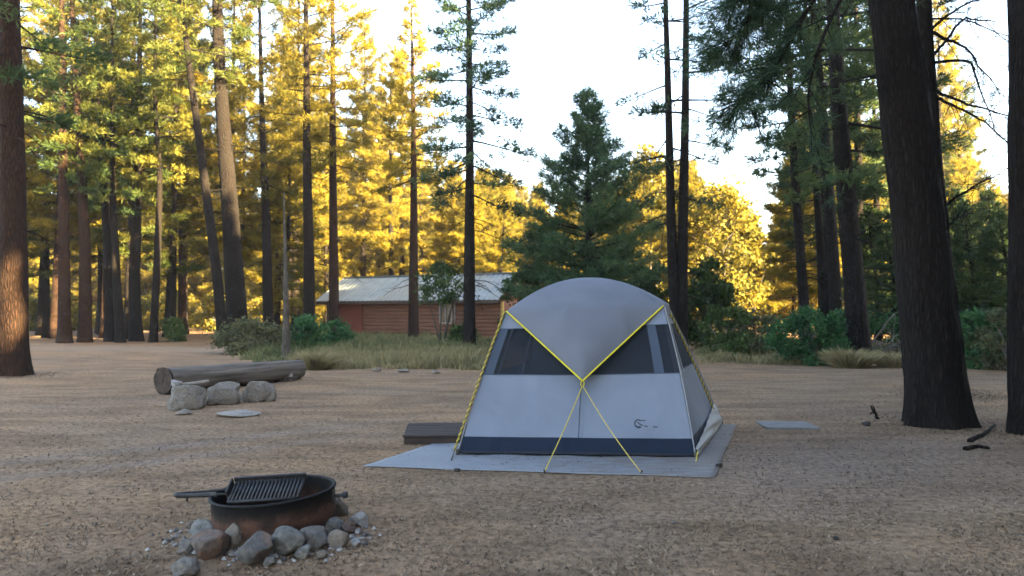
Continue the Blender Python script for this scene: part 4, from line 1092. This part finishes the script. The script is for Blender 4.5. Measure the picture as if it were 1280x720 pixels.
# ------------------------------------------------------------------ low slatted platform left of the tent
def platform():
    fl, fr, bl = ground(505, 556), ground(583, 555), ground(525, 535)
    d = fr - fl; w_ = np.linalg.norm(d); dp = 0.92; az = math.atan2(d[1], d[0])
    t = thing('wooden_platform', 'low dark slatted wooden platform on the dirt beside the tent', 'platform', (fl[0], fl[1], 0), az)
    h = 0.085
    for k in range(8):
        g = Geo(); y = 0.035 + k * (dp - 0.07) / 7
        box(g, (w_ / 2 + rng.normal() * 0.004, y, h + 0.011), (w_ + 0.03, 0.095, 0.022), rotz(rng.normal() * 0.006)); bevel(g.build('slat', M['platform'], t), 0.004)
    for y in (0.03, dp - 0.03):
        g = Geo(); box(g, (w_ / 2, y, h / 2 - 0.003), (w_, 0.05, h)); bevel(g.build('rail', M['platform'], t), 0.004)
    for x in (0.03, w_ - 0.03):
        g = Geo(); box(g, (x, dp / 2, h / 2 - 0.003), (0.05, dp - 0.12, h)); bevel(g.build('rail', M['platform'], t), 0.004)
platform()

# ------------------------------------------------------------------ groundsheet and slab
def sheet():
    A, B_, C, D = ground(453, 584), ground(893, 598), ground(921, 531), np.array([0.0, 10.5, 0])
    n = 48; s = np.linspace(0, 1, n)
    S, T_ = np.meshgrid(s, s, indexing='ij')
    P = ((1 - S) * (1 - T_))[..., None] * A + (S * (1 - T_))[..., None] * B_ + (S * T_)[..., None] * C + ((1 - S) * T_)[..., None] * D
    e = np.minimum(np.minimum(S, 1 - S), np.minimum(T_, 1 - T_))
    wav = 0.006 * np.sin(9 * P[..., 0] + 4 * np.sin(3 * P[..., 1])) + 0.004 * np.sin(17 * P[..., 1] + 6 * P[..., 0])
    P[..., 0] += 0.008 * np.sin(13 * T_) * (S > 0.98); P[..., 1] += 0.012 * np.sin(17 * S) * (T_ < 0.02)
    z = gz(P[..., 0], P[..., 1]) + 0.010 + np.clip(wav, -0.004, 0.02) * np.clip(e * 8, 0.2, 1)
    top = np.stack([P[..., 0], P[..., 1], z], -1)
    g = Geo().add(top.reshape(-1, 3), grid_faces(n, n))
    o = g.build('groundsheet', M['tarp'], None, True)
    m = o.modifiers.new('thick', 'SOLIDIFY'); m.thickness = 0.004; m.offset = -1
    tag(o, 'grey groundsheet spread flat under the tent', 'groundsheet')
sheet()
b = ground(992, 537); g = Geo(); box(g, (0, 0.28, 0.0), (0.66, 0.56, 0.05)); o = g.build('paving_slab', M['slab']); o.location = (b[0], b[1], G(b[0], b[1]) + 0.004); o.rotation_euler = (0, 0, -0.06); bevel(o, 0.008)
tag(o, 'flat pale grey slab set in the dirt right of the tent', 'slab')

# ------------------------------------------------------------------ tent
def tent():
    O = np.array([0.95, 9.0, 0.014])
    t = thing('tent', 'grey dome tent with yellow piping, dark mesh windows and guy lines', 'tent', tuple(O))
    loc = lambda p: np.asarray(p, float) - O
    z0 = 0.014
    FL, FR = ground(574, 567, z0), ground(868, 571, z0); BR, BL = np.array([2.80, 10.0, z0]), np.array([0.22, 10.2, z0])
    fl, fr = at(633, 389, 8.5), at(829, 382, 8.36); br, bl = np.array([2.02, 9.62, 1.56]), np.array([0.32, 9.75, 1.55])
    apex = at(737, 347, 9.05)
    ctr = (FL + FR + BR + BL) / 4
    def edge(a, b, t_):   # corner line with a slight outward bow
        t_ = np.asarray(t_); p = a + (b - a) * t_[..., None]
        o = (a + b) / 2 - ctr; o[2] = 0; o = o / np.linalg.norm(o)
        return p + o * (0.035 * np.sin(np.pi * t_))[..., None]
    def wall(a0, a1, b0, b1, s, t_, sag=0.03, off=0.0):
        """a0/b0 bottom corners, a1/b1 shoulders; s along, t up"""
        S, T_ = np.meshgrid(s, t_, indexing='ij')
        L_, R_ = edge(a0, a1, T_), edge(b0, b1, T_)
        P = L_ + (R_ - L_) * S[..., None]
        nrm = np.cross(b0 - a0, a1 - a0); nrm = nrm / np.linalg.norm(nrm)
        wr = 0.009 * np.sin(7 * S + 5 * T_ + a0[0] * 3) * np.sin(np.pi * S) + 0.004 * np.sin(19 * S - 3 * T_) + 0.004 * np.sin(31 * S + 11 * T_) * (np.abs(S - 0.5) * 2) ** 2
        for cs_, ct_ in ((0, 0), (1, 0), (0, 1), (1, 1)):
            q_ = (S - cs_) ** 2 + (T_ - ct_) ** 2; wr = wr + 0.010 * np.sin(34 * np.arctan2(np.abs(T_ - ct_) + 1e-6, np.abs(S - cs_) + 1e-6) / 1.57 * 0.7) * np.exp(-q_ / 0.05) * np.clip(q_ / 0.004, 0, 1)
        tens = 0.010 * np.sin(np.pi * T_) * np.abs(np.sin(3 * np.pi * S)) * -1
        d = -sag * np.sin(np.pi * S) * np.sin(np.pi * np.clip(T_, 0, 1)) + wr * np.sin(np.pi * np.clip(T_ * 0.9 + 0.05, 0, 1)) + tens + off
        return P + nrm * d[..., None]
    walls = {'front': (FL, fl, FR, fr), 'right': (FR, fr, BR, br), 'back': (BR, br, BL, bl), 'left': (BL, bl, FL, fl)}
    tub = Geo()
    T1, T2, T3 = 0.105, 0.535, 0.865
    for k, (a0, a1, b0, b1) in walls.items():
        s = np.linspace(0, 1, 49)
        def strip(t0, t1, n=14, sg=0.03, off=0.0, s_=s): return loc(wall(a0, a1, b0, b1, s_, np.linspace(t0, t1, n), sg, off)).reshape(-1, 3), grid_faces(len(s_), n)
        v, f_ = strip(0, T1 + 0.004, 6, off=0.008); v = v.copy()
        tub.add(v, f_)
        v, f_ = strip(T1, T2, 16); Geo().add(v, f_).build('wall_panel', M['tent_grey'], t, True)
        if k == 'back':
            v, f_ = strip(T2, 1, 16); Geo().add(v, f_).build('wall_panel', M['tent_grey'], t, True)
            continue
        v, f_ = strip(T2 + 0.002, T3, 14, off=-0.003); win = Geo().add(v, f_).build('mesh_window', M['tent_mesh'], t, True)
        v, f_ = strip(T3, 1, 8); Geo().add(v, f_).build('eave_panel', M['tent_grey'], t, True)
        # edge strips and straps of the window
        for (s0, s1, m_, of) in {'front': [(0.0, 0.055, 'tent_blue', 0.004), (0.075, 0.088, 'tent_strap', 0.005), (0.195, 0.207, 'tent_strap', 0.005), (0.875, 0.925, 'tent_blue', 0.004), (0.975, 1.0, 'tent_strap', 0.004)],
                                  'right': [(0.0, 0.16, 'tent_light', 0.012), (0.20, 0.30, 'tent_grey', 0.008), (0.34, 0.40, 'tent_light', 0.010)], 'left': [(0.9, 1.0, 'tent_grey', 0.004)]}[k]:
            ss = np.linspace(s0, s1, 5)
            v = wall(a0, a1, b0, b1, ss, np.linspace(T2 - (0.02 if k == 'right' else 0), T3 + (0.10 if k == 'right' else 0), 14), 0.03, of)
            Geo().add(loc(v).reshape(-1, 3), grid_faces(5, 14)).build('strap', M[m_], win, True)
    # bound edges of the windows
    for k in ('front', 'right', 'left'):
        for tq in (T2, T3, T1 + 0.004):
            q = wall(*walls[k], np.linspace(0, 1, 40), np.array([tq]), 0.03, 0.004)[:, 0]; tube(Geo(), loc(q), 0.0045, 5).build('binding', M['tent_blue'] if tq != T1 + 0.004 else M['tent_strap'], t, True)
    # floor joined to the tub
    S, T_ = np.meshgrid(np.linspace(0, 1, 8), np.linspace(0, 1, 8), indexing='ij')
    P = ((1 - S) * (1 - T_))[..., None] * FL + (S * (1 - T_))[..., None] * FR + (S * T_)[..., None] * BR + ((1 - S) * T_)[..., None] * BL
    tub.add(loc(P).reshape(-1, 3) + [0, 0, 0.004], grid_faces(8, 8))
    tub.build('floor_tub', M['tent_navy'], t, True)
    # dark hem that lies on the sheet
    hem = Geo()
    for k, (a0, a1, b0, b1) in walls.items():
        if k in ('front', 'right'):
            s = np.linspace(0, 1, 40); P = a0 + np.outer(s, b0 - a0); P[:, 2] += 0.016
            tube(hem, loc(P) , 0.016 + 0.004 * np.sin(25 * s), 7)
    hem.build('hem', M['tent_strap'], t, True)
    # roof dome and front visor
    bm = bmesh.new()
    ring, m = [], 40
    cs = [(fl, fr, 0.07, 0.035), (fr, br, 0.04, 0.03), (br, bl, 0.07, 0.03), (bl, fl, 0.04, 0.03)]
    for a, b, o_, zz in cs:
        s = np.linspace(0, 1, m, endpoint=False); P = a + np.outer(s, b - a)
        out = (a + b) / 2 - apex; out[2] = 0; out = out / np.linalg.norm(out)
        P = P + np.outer(np.sin(np.pi * s), out) * o_; P[:, 2] += zz * np.sin(np.pi * s)
        ring.append(P)
    ring = np.concatenate(ring); nr = len(ring); K = 22
    rho = np.linspace(0, 1, K)
    flat = ring - apex
    V = apex + flat[None] * np.array([1, 1, 0]) * rho[:, None, None]
    crease = 1.0
    V[..., 2] = apex[2] + (ring[:, 2] - apex[2])[None] * (rho ** 2.0)[:, None]
    tip = at(728, 476, 7.93)
    nv = 26; tt = np.linspace(0, 1, nv)
    fe = np.concatenate([ring[:m], [ring[m]]])        # front edge, m + 1 points
    s = np.linspace(0, 1, m + 1)
    visor = fe[None] + (tip - fe)[None] * tt[:, None, None]
    bow = np.sin(np.pi * s)[None] * np.sin(np.pi * np.clip(tt, 0, 1))[:, None]
    visor[..., 1] -= 0.05 * bow - 0.015 * np.sin(np.pi * tt)[:, None]
    visor[..., 1] -= 0.012
    visor[..., 2] += 0.04 * bow
    pts, faces = [], []
    vs = [[bm.verts.new(loc(p)) for p in row] for row in V[1:]]
    top = bm.verts.new(loc(apex))
    for j in range(nr): bm.faces.new((top, vs[0][j], vs[0][(j + 1) % nr]))
    for i in range(K - 2):
        for j in range(nr): bm.faces.new((vs[i][j], vs[i + 1][j], vs[i + 1][(j + 1) % nr], vs[i][(j + 1) % nr]))
    vv = [[vs[-1][j % nr] for j in range(m + 1)]] + [[bm.verts.new(loc(p)) for p in row] for row in visor[1:]]
    for i in range(nv - 1):
        for j in range(m): bm.faces.new((vv[i][j], vv[i + 1][j], vv[i + 1][j + 1], vv[i][j + 1]))
    bmesh.ops.remove_doubles(bm, verts=bm.verts, dist=0.0008)
    bmesh.ops.recalc_face_normals(bm, faces=bm.faces)
    for f_ in bm.faces: f_.smooth = True
    me = bpy.data.meshes.new('roof_fly'); bm.to_mesh(me); bm.free(); me.materials.append(M['tent_roof'])
    o = link('roof_fly', me, t)
    # short skirts of the fly down each side
    sk = Geo()
    for (a, b, wkey) in ((fr, br, 'right'), (bl, fl, 'left'), (br, bl, 'back')):
        i0 = {'right': m, 'back': 2 * m, 'left': 3 * m}[wkey]
        E = np.concatenate([ring[i0:i0 + m], [ring[(i0 + m) % nr]]])
        a0, a1, b0, b1 = walls[wkey]
        low = wall(a0, a1, b0, b1, np.linspace(0, 1, m + 1), np.array([0.93]), 0.0, 0.02)[:, 0]
        sk.add(np.stack([loc(E), loc(low)], 1).reshape(-1, 3), grid_faces(m + 1, 2))
    sk.build('fly_skirt', M['tent_roof'], t, True)
    # yellow piping along the V
    for col_ in (0, m):
        e = visor[:, col_] + np.array([0, -0.010, 0]); tube(Geo(), loc(e), np.full(nv, 0.0095), 8).build('piping', M['yellow'], t, True)
    tg = Geo(); th = np.linspace(0, 2 * np.pi, 20)
    tube(tg, loc(tip) + np.stack([0.018 * np.cos(th), -0.012 + 0 * th, -0.03 + 0.028 * np.sin(th)], 1), 0.006, 6, False); tg.build('tie_ring', M['yellow'], t, True)
    # seam below the tip
    q = wall(*walls['front'], np.array([0.508]), np.linspace(T1, T2, 12), 0.03, 0.003)[0]; tube(Geo(), loc(q), 0.0035, 5).build('seam', M['tent_blue'], t, True)
    # guy lines
    def sagline(a, b, sag, n=24):
        s = np.linspace(0, 1, n); P = a + np.outer(s, b - a); P[:, 2] -= sag * np.sin(np.pi * s); return P
    def guy(a, b, r, mat, sag=0.02, stake=True):
        gl = tube(Geo(), loc(sagline(a, b, sag)), r, 6).build('guy_line', M[mat], t, True)
        if stake:
            sg = Geo(); d = norm(np.array([a[0] - b[0], a[1] - b[1], 0])); p = np.array([b[0], b[1], 0.0])
            tube(sg, loc([p + d * 0.03 - [0, 0, 0.06], p - d * 0.012 + [0, 0, 0.035], p - d * 0.02 + [0, 0, 0.04], p - d * 0.03 + [0, 0, 0.028]]), 0.005, 6); sg.build('stake', M['black_iron'], t, True)
        return gl
    tipg = tip + np.array([0, -0.012, -0.05])
    guy(tipg, ground(681, 589, 0.02), 0.0062, 'cord_yellow'); guy(tipg, ground(801, 590, 0.02), 0.0048, 'cord_yellow', 0.035)
    def twisted(a, b, r, turns, n=260, sag=0.03, out=None):
        s = np.linspace(0, 1, n); P = sagline(a, b, sag, n)
        if out is not None: P = P + np.outer(np.sin(np.pi * s), out)
        tdir = norm(b - a); A = norm(np.cross(tdir, [0, 1, 0.2])); B2 = np.cross(tdir, A); an = s * 2 * np.pi * turns
        for ph_, mat in ((0, 'cord_yellow'), (np.pi, 'cord_olive')):
            H = P + r * (np.cos(an + ph_)[:, None] * A + np.sin(an + ph_)[:, None] * B2)
            tube(Geo(), loc(H), r * 0.95, 6).build('guy_line', M[mat], t, True)
    # poles along the four corners and the twisted ropes beside the near ones
    for (a, b) in ((FL, fl), (FR, fr), (BR, br), (BL, bl)):
        o_ = (a - ctr) * [1, 1, 0]; o_ = o_ / np.linalg.norm(o_)
        P = edge(a, b, np.linspace(0.0, 1, 30)) + o_ * 0.018
        tube(Geo(), loc(P), 0.0085, 8).build('pole', M['pole'], t, True)
        fo = Geo(); tube(fo, loc([a + o_ * 0.02 + [0, 0, -0.012], a + o_ * 0.02 + [0, 0, 0.05]]), [0.022, 0.016], 8); fo.build('pole_foot', M['cord_dark'], t, True)
    twisted(fl + np.array([-0.02, -0.03, 0.0]), ground(568, 563, 0.05), 0.0075, 23, out=np.array([-0.015, -0.02, 0]))
    tube(Geo(), loc([ground(568, 563, 0.05), ground(564, 575, 0.012)]), 0.006, 6).build('guy_line', M['cord_dark'], t, True)
    twisted(at(838, 392, 8.9), ground(899, 530, 0.02), 0.0075, 22, out=np.array([0.03, 0, 0]))
    tube(Geo(), loc(sagline(fl + [-0.03, 0.03, -0.02], at(622, 420, 8.6), -0.02, 8)), 0.010, 6).build('webbing', M['yellow'], t, True)
    # pale crumpled corner flap at the right foot
    S, T_ = np.meshgrid(np.linspace(0, 1, 30), np.linspace(0, 1, 12), indexing='ij')
    lo = FR + np.array([0.02, -0.02, 0.0]) + S[..., None] * (BR - FR) * 1.0
    up = wall(*walls['right'], np.linspace(0, 1, 30), np.array([0.20]), 0.0, 0.02)[:, 0][:, None] + 0 * lo
    hgt = np.clip(0.25 + 0.6 * S, 0, 1)
    P = lo + (up - lo) * (T_ * hgt)[..., None]
    cr = 0.014 * np.sin(13 * S + 9 * T_) * np.sin(np.pi * T_) + 0.010 * np.abs(np.sin(19 * S - 10 * T_)) * np.sin(np.pi * S)
    P = P + np.array([0.95, -0.25, 0.2]) * (cr + 0.022 * np.sin(np.pi * T_))[..., None]
    P[..., 2] = np.maximum(P[..., 2], 0.02)
    Geo().add(loc(P).reshape(-1, 3), grid_faces(30, 12)).build('corner_flap', M['tent_light'], t, True)
    guy(FR + np.array([0.03, -0.02, 0.06]), ground(870, 577, 0.01), 0.006, 'cord_yellow', 0.0, False)
    # small printed mark on the lower right of the front panel
    lg = Geo()
    def on_front(s_, t_): return wall(*walls['front'], np.array([s_]), np.array([t_]), 0.03, 0.0035)[0, 0]
    def stroke(pts, w_):
        Q = np.array([on_front(a, b) for a, b in pts]); d = norm(np.gradient(Q, axis=0)); nrm = np.array([0, -0.94, 0.34]); sd = norm(np.cross(d, nrm)) * w_ / 2
        lg.add(np.stack([Q - sd, Q + sd], 1).reshape(-1, 3) - O, grid_faces(len(Q), 2))
    c0 = (0.775, 0.205)
    an = np.linspace(0.7, 5.4, 16); stroke([(c0[0] + 0.016 * math.cos(a), c0[1] + 0.026 * math.sin(a)) for a in an], 0.014)
    stroke([(c0[0] - 0.004, c0[1] + 0.012), (c0[0] + 0.006, c0[1] - 0.002), (c0[0] + 0.020, c0[1] - 0.012)], 0.012)
    stroke([(c0[0] + 0.014, c0[1] + 0.026), (c0[0] + 0.026, c0[1] + 0.018), (c0[0] + 0.034, c0[1] + 0.024)], 0.010)
    stroke([(c0[0] + 0.026, c0[1] - 0.014), (c0[0] + 0.040, c0[1] - 0.018)], 0.012)
    stroke([(c0[0] + 0.064, c0[1] - 0.020), (c0[0] + 0.084, c0[1] - 0.021)], 0.012)
    stroke([(c0[0] - 0.014, c0[1] - 0.012), (c0[0] - 0.002, c0[1] - 0.020), (c0[0] + 0.010, c0[1] - 0.016)], 0.013)
    lg.build('logo', M['logo'], t)
tent()

# ------------------------------------------------------------------ cabin
def cabin():
    A = CAB_L; L = float(np.linalg.norm(CAB_R - CAB_L)); W = 5.2
    t = thing('log_cabin', 'long low red brown log cabin with pale metal roof', 'cabin', (A[0], A[1], 0.0), math.atan2(cdir[1], cdir[0]))
    ez, rz_ = 2.15, 3.72; ov = 0.55
    x0, x1 = 0.55, L - 0.05
    red = surf_mat('red brown log siding', (0.115, 0.052, 0.034), (0.205, 0.100, 0.064), 4, (0.25, 1, 3), 0.8, 0.4)
    dred = surf_mat('dark red door boards', (0.120, 0.035, 0.022), (0.180, 0.055, 0.032), 4, (2, 1, 0.3), 0.8, 0.3)
    roof = surf_mat('galvanised roof metal', (0.165, 0.205, 0.222), (0.235, 0.280, 0.295), 1.5, (1, 1, 1), 0.5, 0.0, metal=0.2, c3=(0.20, 0.21, 0.20))
    trim = surf_mat('dark fascia', (0.05, 0.035, 0.03), (0.09, 0.07, 0.055), 5)
    pale = surf_mat('pale paint', (0.22, 0.215, 0.20), (0.30, 0.295, 0.275), 8)
    och = surf_mat('yellow post', (0.30, 0.21, 0.06), (0.40, 0.28, 0.09), 8)
    # walls of stacked half logs
    g = Geo(); n = 10; hh = ez / n; th = np.linspace(-np.pi / 2, np.pi / 2, 6)
    for k in range(n):
        zc = hh * (k + 0.5)
        yy = ov - 0.055 * np.cos(th); zz = zc + hh / 2 * np.sin(th)
        for xa, xb in ((x0, x1),):
            V = np.stack([np.stack([np.full(6, xa), yy, zz], 1), np.stack([np.full(6, xb), yy, zz], 1)], 0).reshape(-1, 3); g.add(V, grid_faces(2, 6))
    box(g, ((x0 + x1) / 2, ov + (W - 2 * ov) / 2 + 0.01, ez / 2), (x1 - x0 - 0.01, W - 2 * ov, ez))
    # gable ends
    for x in (x0, x1):
        v = np.array([[x, ov, ez], [x, W - ov, ez], [x, W / 2, rz_ - 0.12], [x + 0.12 * (1 if x == x0 else -1), ov, ez], [x + 0.12 * (1 if x == x0 else -1), W - ov, ez], [x + 0.12 * (1 if x == x0 else -1), W / 2, rz_ - 0.12]])
        g.add(v, [np.array([[0, 1, 2], [5, 4, 3]]), np.array([[0, 3, 4, 1], [1, 4, 5, 2], [2, 5, 3, 0]])])
    g.build('wall', red, t, True)
    # corrugated roof, two slopes
    rf = Geo(); nx = int(L / 0.055)
    xs = np.linspace(-0.05, L + 0.05, nx); rib = 0.035 * (np.mod(np.arange(nx), 6) < 2)
    for sg in (0, 1):
        yb, ye = (-0.05, W / 2) if sg == 0 else (W + 0.05, W / 2)
        rows = []
        for q in (0, 1): rows.append(np.stack([xs, np.full(nx, yb + (ye - yb) * q), ez - 0.02 + (rz_ - ez) * q + rib + 0.03], 1))
        rf.add(np.stack(rows, 1).reshape(-1, 3), grid_faces(nx, 2))
    o = rf.build('roof', roof, t)
    m = o.modifiers.new('thick', 'SOLIDIFY'); m.thickness = 0.03
    rg = Geo(); box(rg, (L / 2, W / 2, rz_ + 0.045), (L + 0.1, 0.28, 0.05)); rg.build('ridge_cap', roof, o)
    fs = Geo(); box(fs, (L / 2, -0.01, ez - 0.09), (L + 0.06, 0.05, 0.16)); fs.build('fascia', trim, t)
    # door at the left, window with its pale frame, a pale downpipe, an ochre post at the right end
    d = Geo(); box(d, (x0 + 1.45, ov - 0.07, 1.0), (2.5, 0.06, 2.0)); bevel(d.build('door', dred, t), 0.01)
    def u_to_x(u):     # along the front wall
        s = np.linspace(0, L, 400); P = A[None] + cdir * s[:, None] + cdep * ov; uu = CX + P[:, 0] / P[:, 1] * F
        return float(np.interp(u, uu, s))
    xa, xb = u_to_x(551), u_to_x(566)
    fr = Geo(); w_ = xb - xa; zc, hz = 1.45, 1.15
    for (cx, cz, sx, sz) in ((xa, zc, 0.07, hz), (xb, zc, 0.07, hz), ((xa + xb) / 2, zc + hz / 2, w_ + 0.07, 0.07), ((xa + xb) / 2, zc - hz / 2, w_ + 0.07, 0.07), ((xa + xb) / 2, zc, 0.045, hz)):
        box(fr, (cx, ov - 0.085, cz), (sx, 0.07, sz))
    wn = fr.build('window', pale, t)
    m_, nt, out = new_mat('window glass dark'); nn = N(nt); p = nn('ShaderNodeBsdfPrincipled', i_Base_Color=(0.02, 0.025, 0.03, 1), i_Roughness=0.12); nn.set(out.inputs[0], p)
    pg = Geo(); box(pg, ((xa + xb) / 2, ov - 0.066, zc), (w_, 0.02, hz)); pg.build('pane', m_, wn)
    x = u_to_x(570); pp = Geo(); tube(pp, [[x, ov - 0.12, 0.1], [x, ov - 0.12, 1.85], [x - 0.04, ov - 0.14, 1.98], [x - 0.3, ov - 0.16, 2.0]], 0.05, 10); pp.build('downpipe', pale, t, True)
    ps = Geo(); box(ps, (x1 + 0.06, ov - 0.04, ez / 2 - 0.03), (0.14, 0.14, ez - 0.1)); ps.build('corner_post', och, t)
    ps = Geo(); box(ps, (x0 - 0.06, ov - 0.04, ez / 2 - 0.03), (0.14, 0.14, ez - 0.1)); ps.build('corner_post', trim, t)
cabin()

# ------------------------------------------------------------------ the hazy evening air
def haze():
    m, nt, out = new_mat('evening haze'); n = N(nt)
    v = n('ShaderNodeVolumePrincipled', i_Color=(0.95, 0.93, 0.90, 1), i_Density=HAZE); v.inputs['Anisotropy'].default_value = 0.2
    nt.links.new(v.outputs[0], out.inputs['Volume'])
    g = Geo(); box(g, (0, 290, 16.5), (900, 750, 36.0)); tag(g.build('haze', m), 'thin evening haze', None, None, 'stuff')
HAZE = 0.00045
haze()

# ------------------------------------------------------------------ sky, sun, camera
w = bpy.data.worlds.new('World'); scene.world = w; w.use_nodes = True
nt = w.node_tree; nt.nodes.clear()
sky = nt.nodes.new('ShaderNodeTexSky'); sky.sky_type = 'NISHITA'; sky.sun_disc = False
sky.sun_elevation = SUN_EL
sky.sun_rotation = math.atan2(SUN[0], SUN[1])
sky.air_density = 1.0; sky.dust_density = 2.0; sky.ozone_density = 1.0
bg_ = nt.nodes.new('ShaderNodeBackground'); bg_.inputs[1].default_value = 0.052
out = nt.nodes.new('ShaderNodeOutputWorld')
nt.links.new(sky.outputs[0], bg_.inputs[0]); nt.links.new(bg_.outputs[0], out.inputs[0])

sl = bpy.data.lights.new('sun', 'SUN'); sl.energy = 5.0; sl.angle = R(0.5); sl.color = (1.0, 0.77, 0.42)
so = link('sun', sl); so.rotation_euler = Vector(SUN).to_track_quat('Z', 'Y').to_euler(); so.location = (40, -10, 40)

cd = bpy.data.cameras.new('camera'); cam = link('camera', cd, None, (0, 0, EYE)); cam.rotation_euler = (math.pi / 2 + PITCH, 0, 0)
cd.sensor_width = 36; cd.lens = 36 * F / 1280; cd.clip_end = 2000; cd.clip_start = 0.05
cd.dof.use_dof = True; cd.dof.focus_distance = 8.0; cd.dof.aperture_fstop = 2.0
scene.camera = cam

scene.view_settings.view_transform = 'Standard'; scene.view_settings.look = 'None'
scene.view_settings.use_white_balance = True; scene.view_settings.white_balance_temperature = 7100; scene.view_settings.white_balance_tint = 10
scene.view_settings.exposure = 4.48; scene.view_settings.gamma = 1.0; scene.view_settings.use_curve_mapping = False
scene.render.engine = 'CYCLES'
cy = scene.cycles
cy.max_bounces = 6; cy.diffuse_bounces = 3; cy.glossy_bounces = 2; cy.transmission_bounces = 4; cy.transparent_max_bounces = 8
cy.use_denoising = True
cy.caustics_reflective = False; cy.caustics_refractive = False
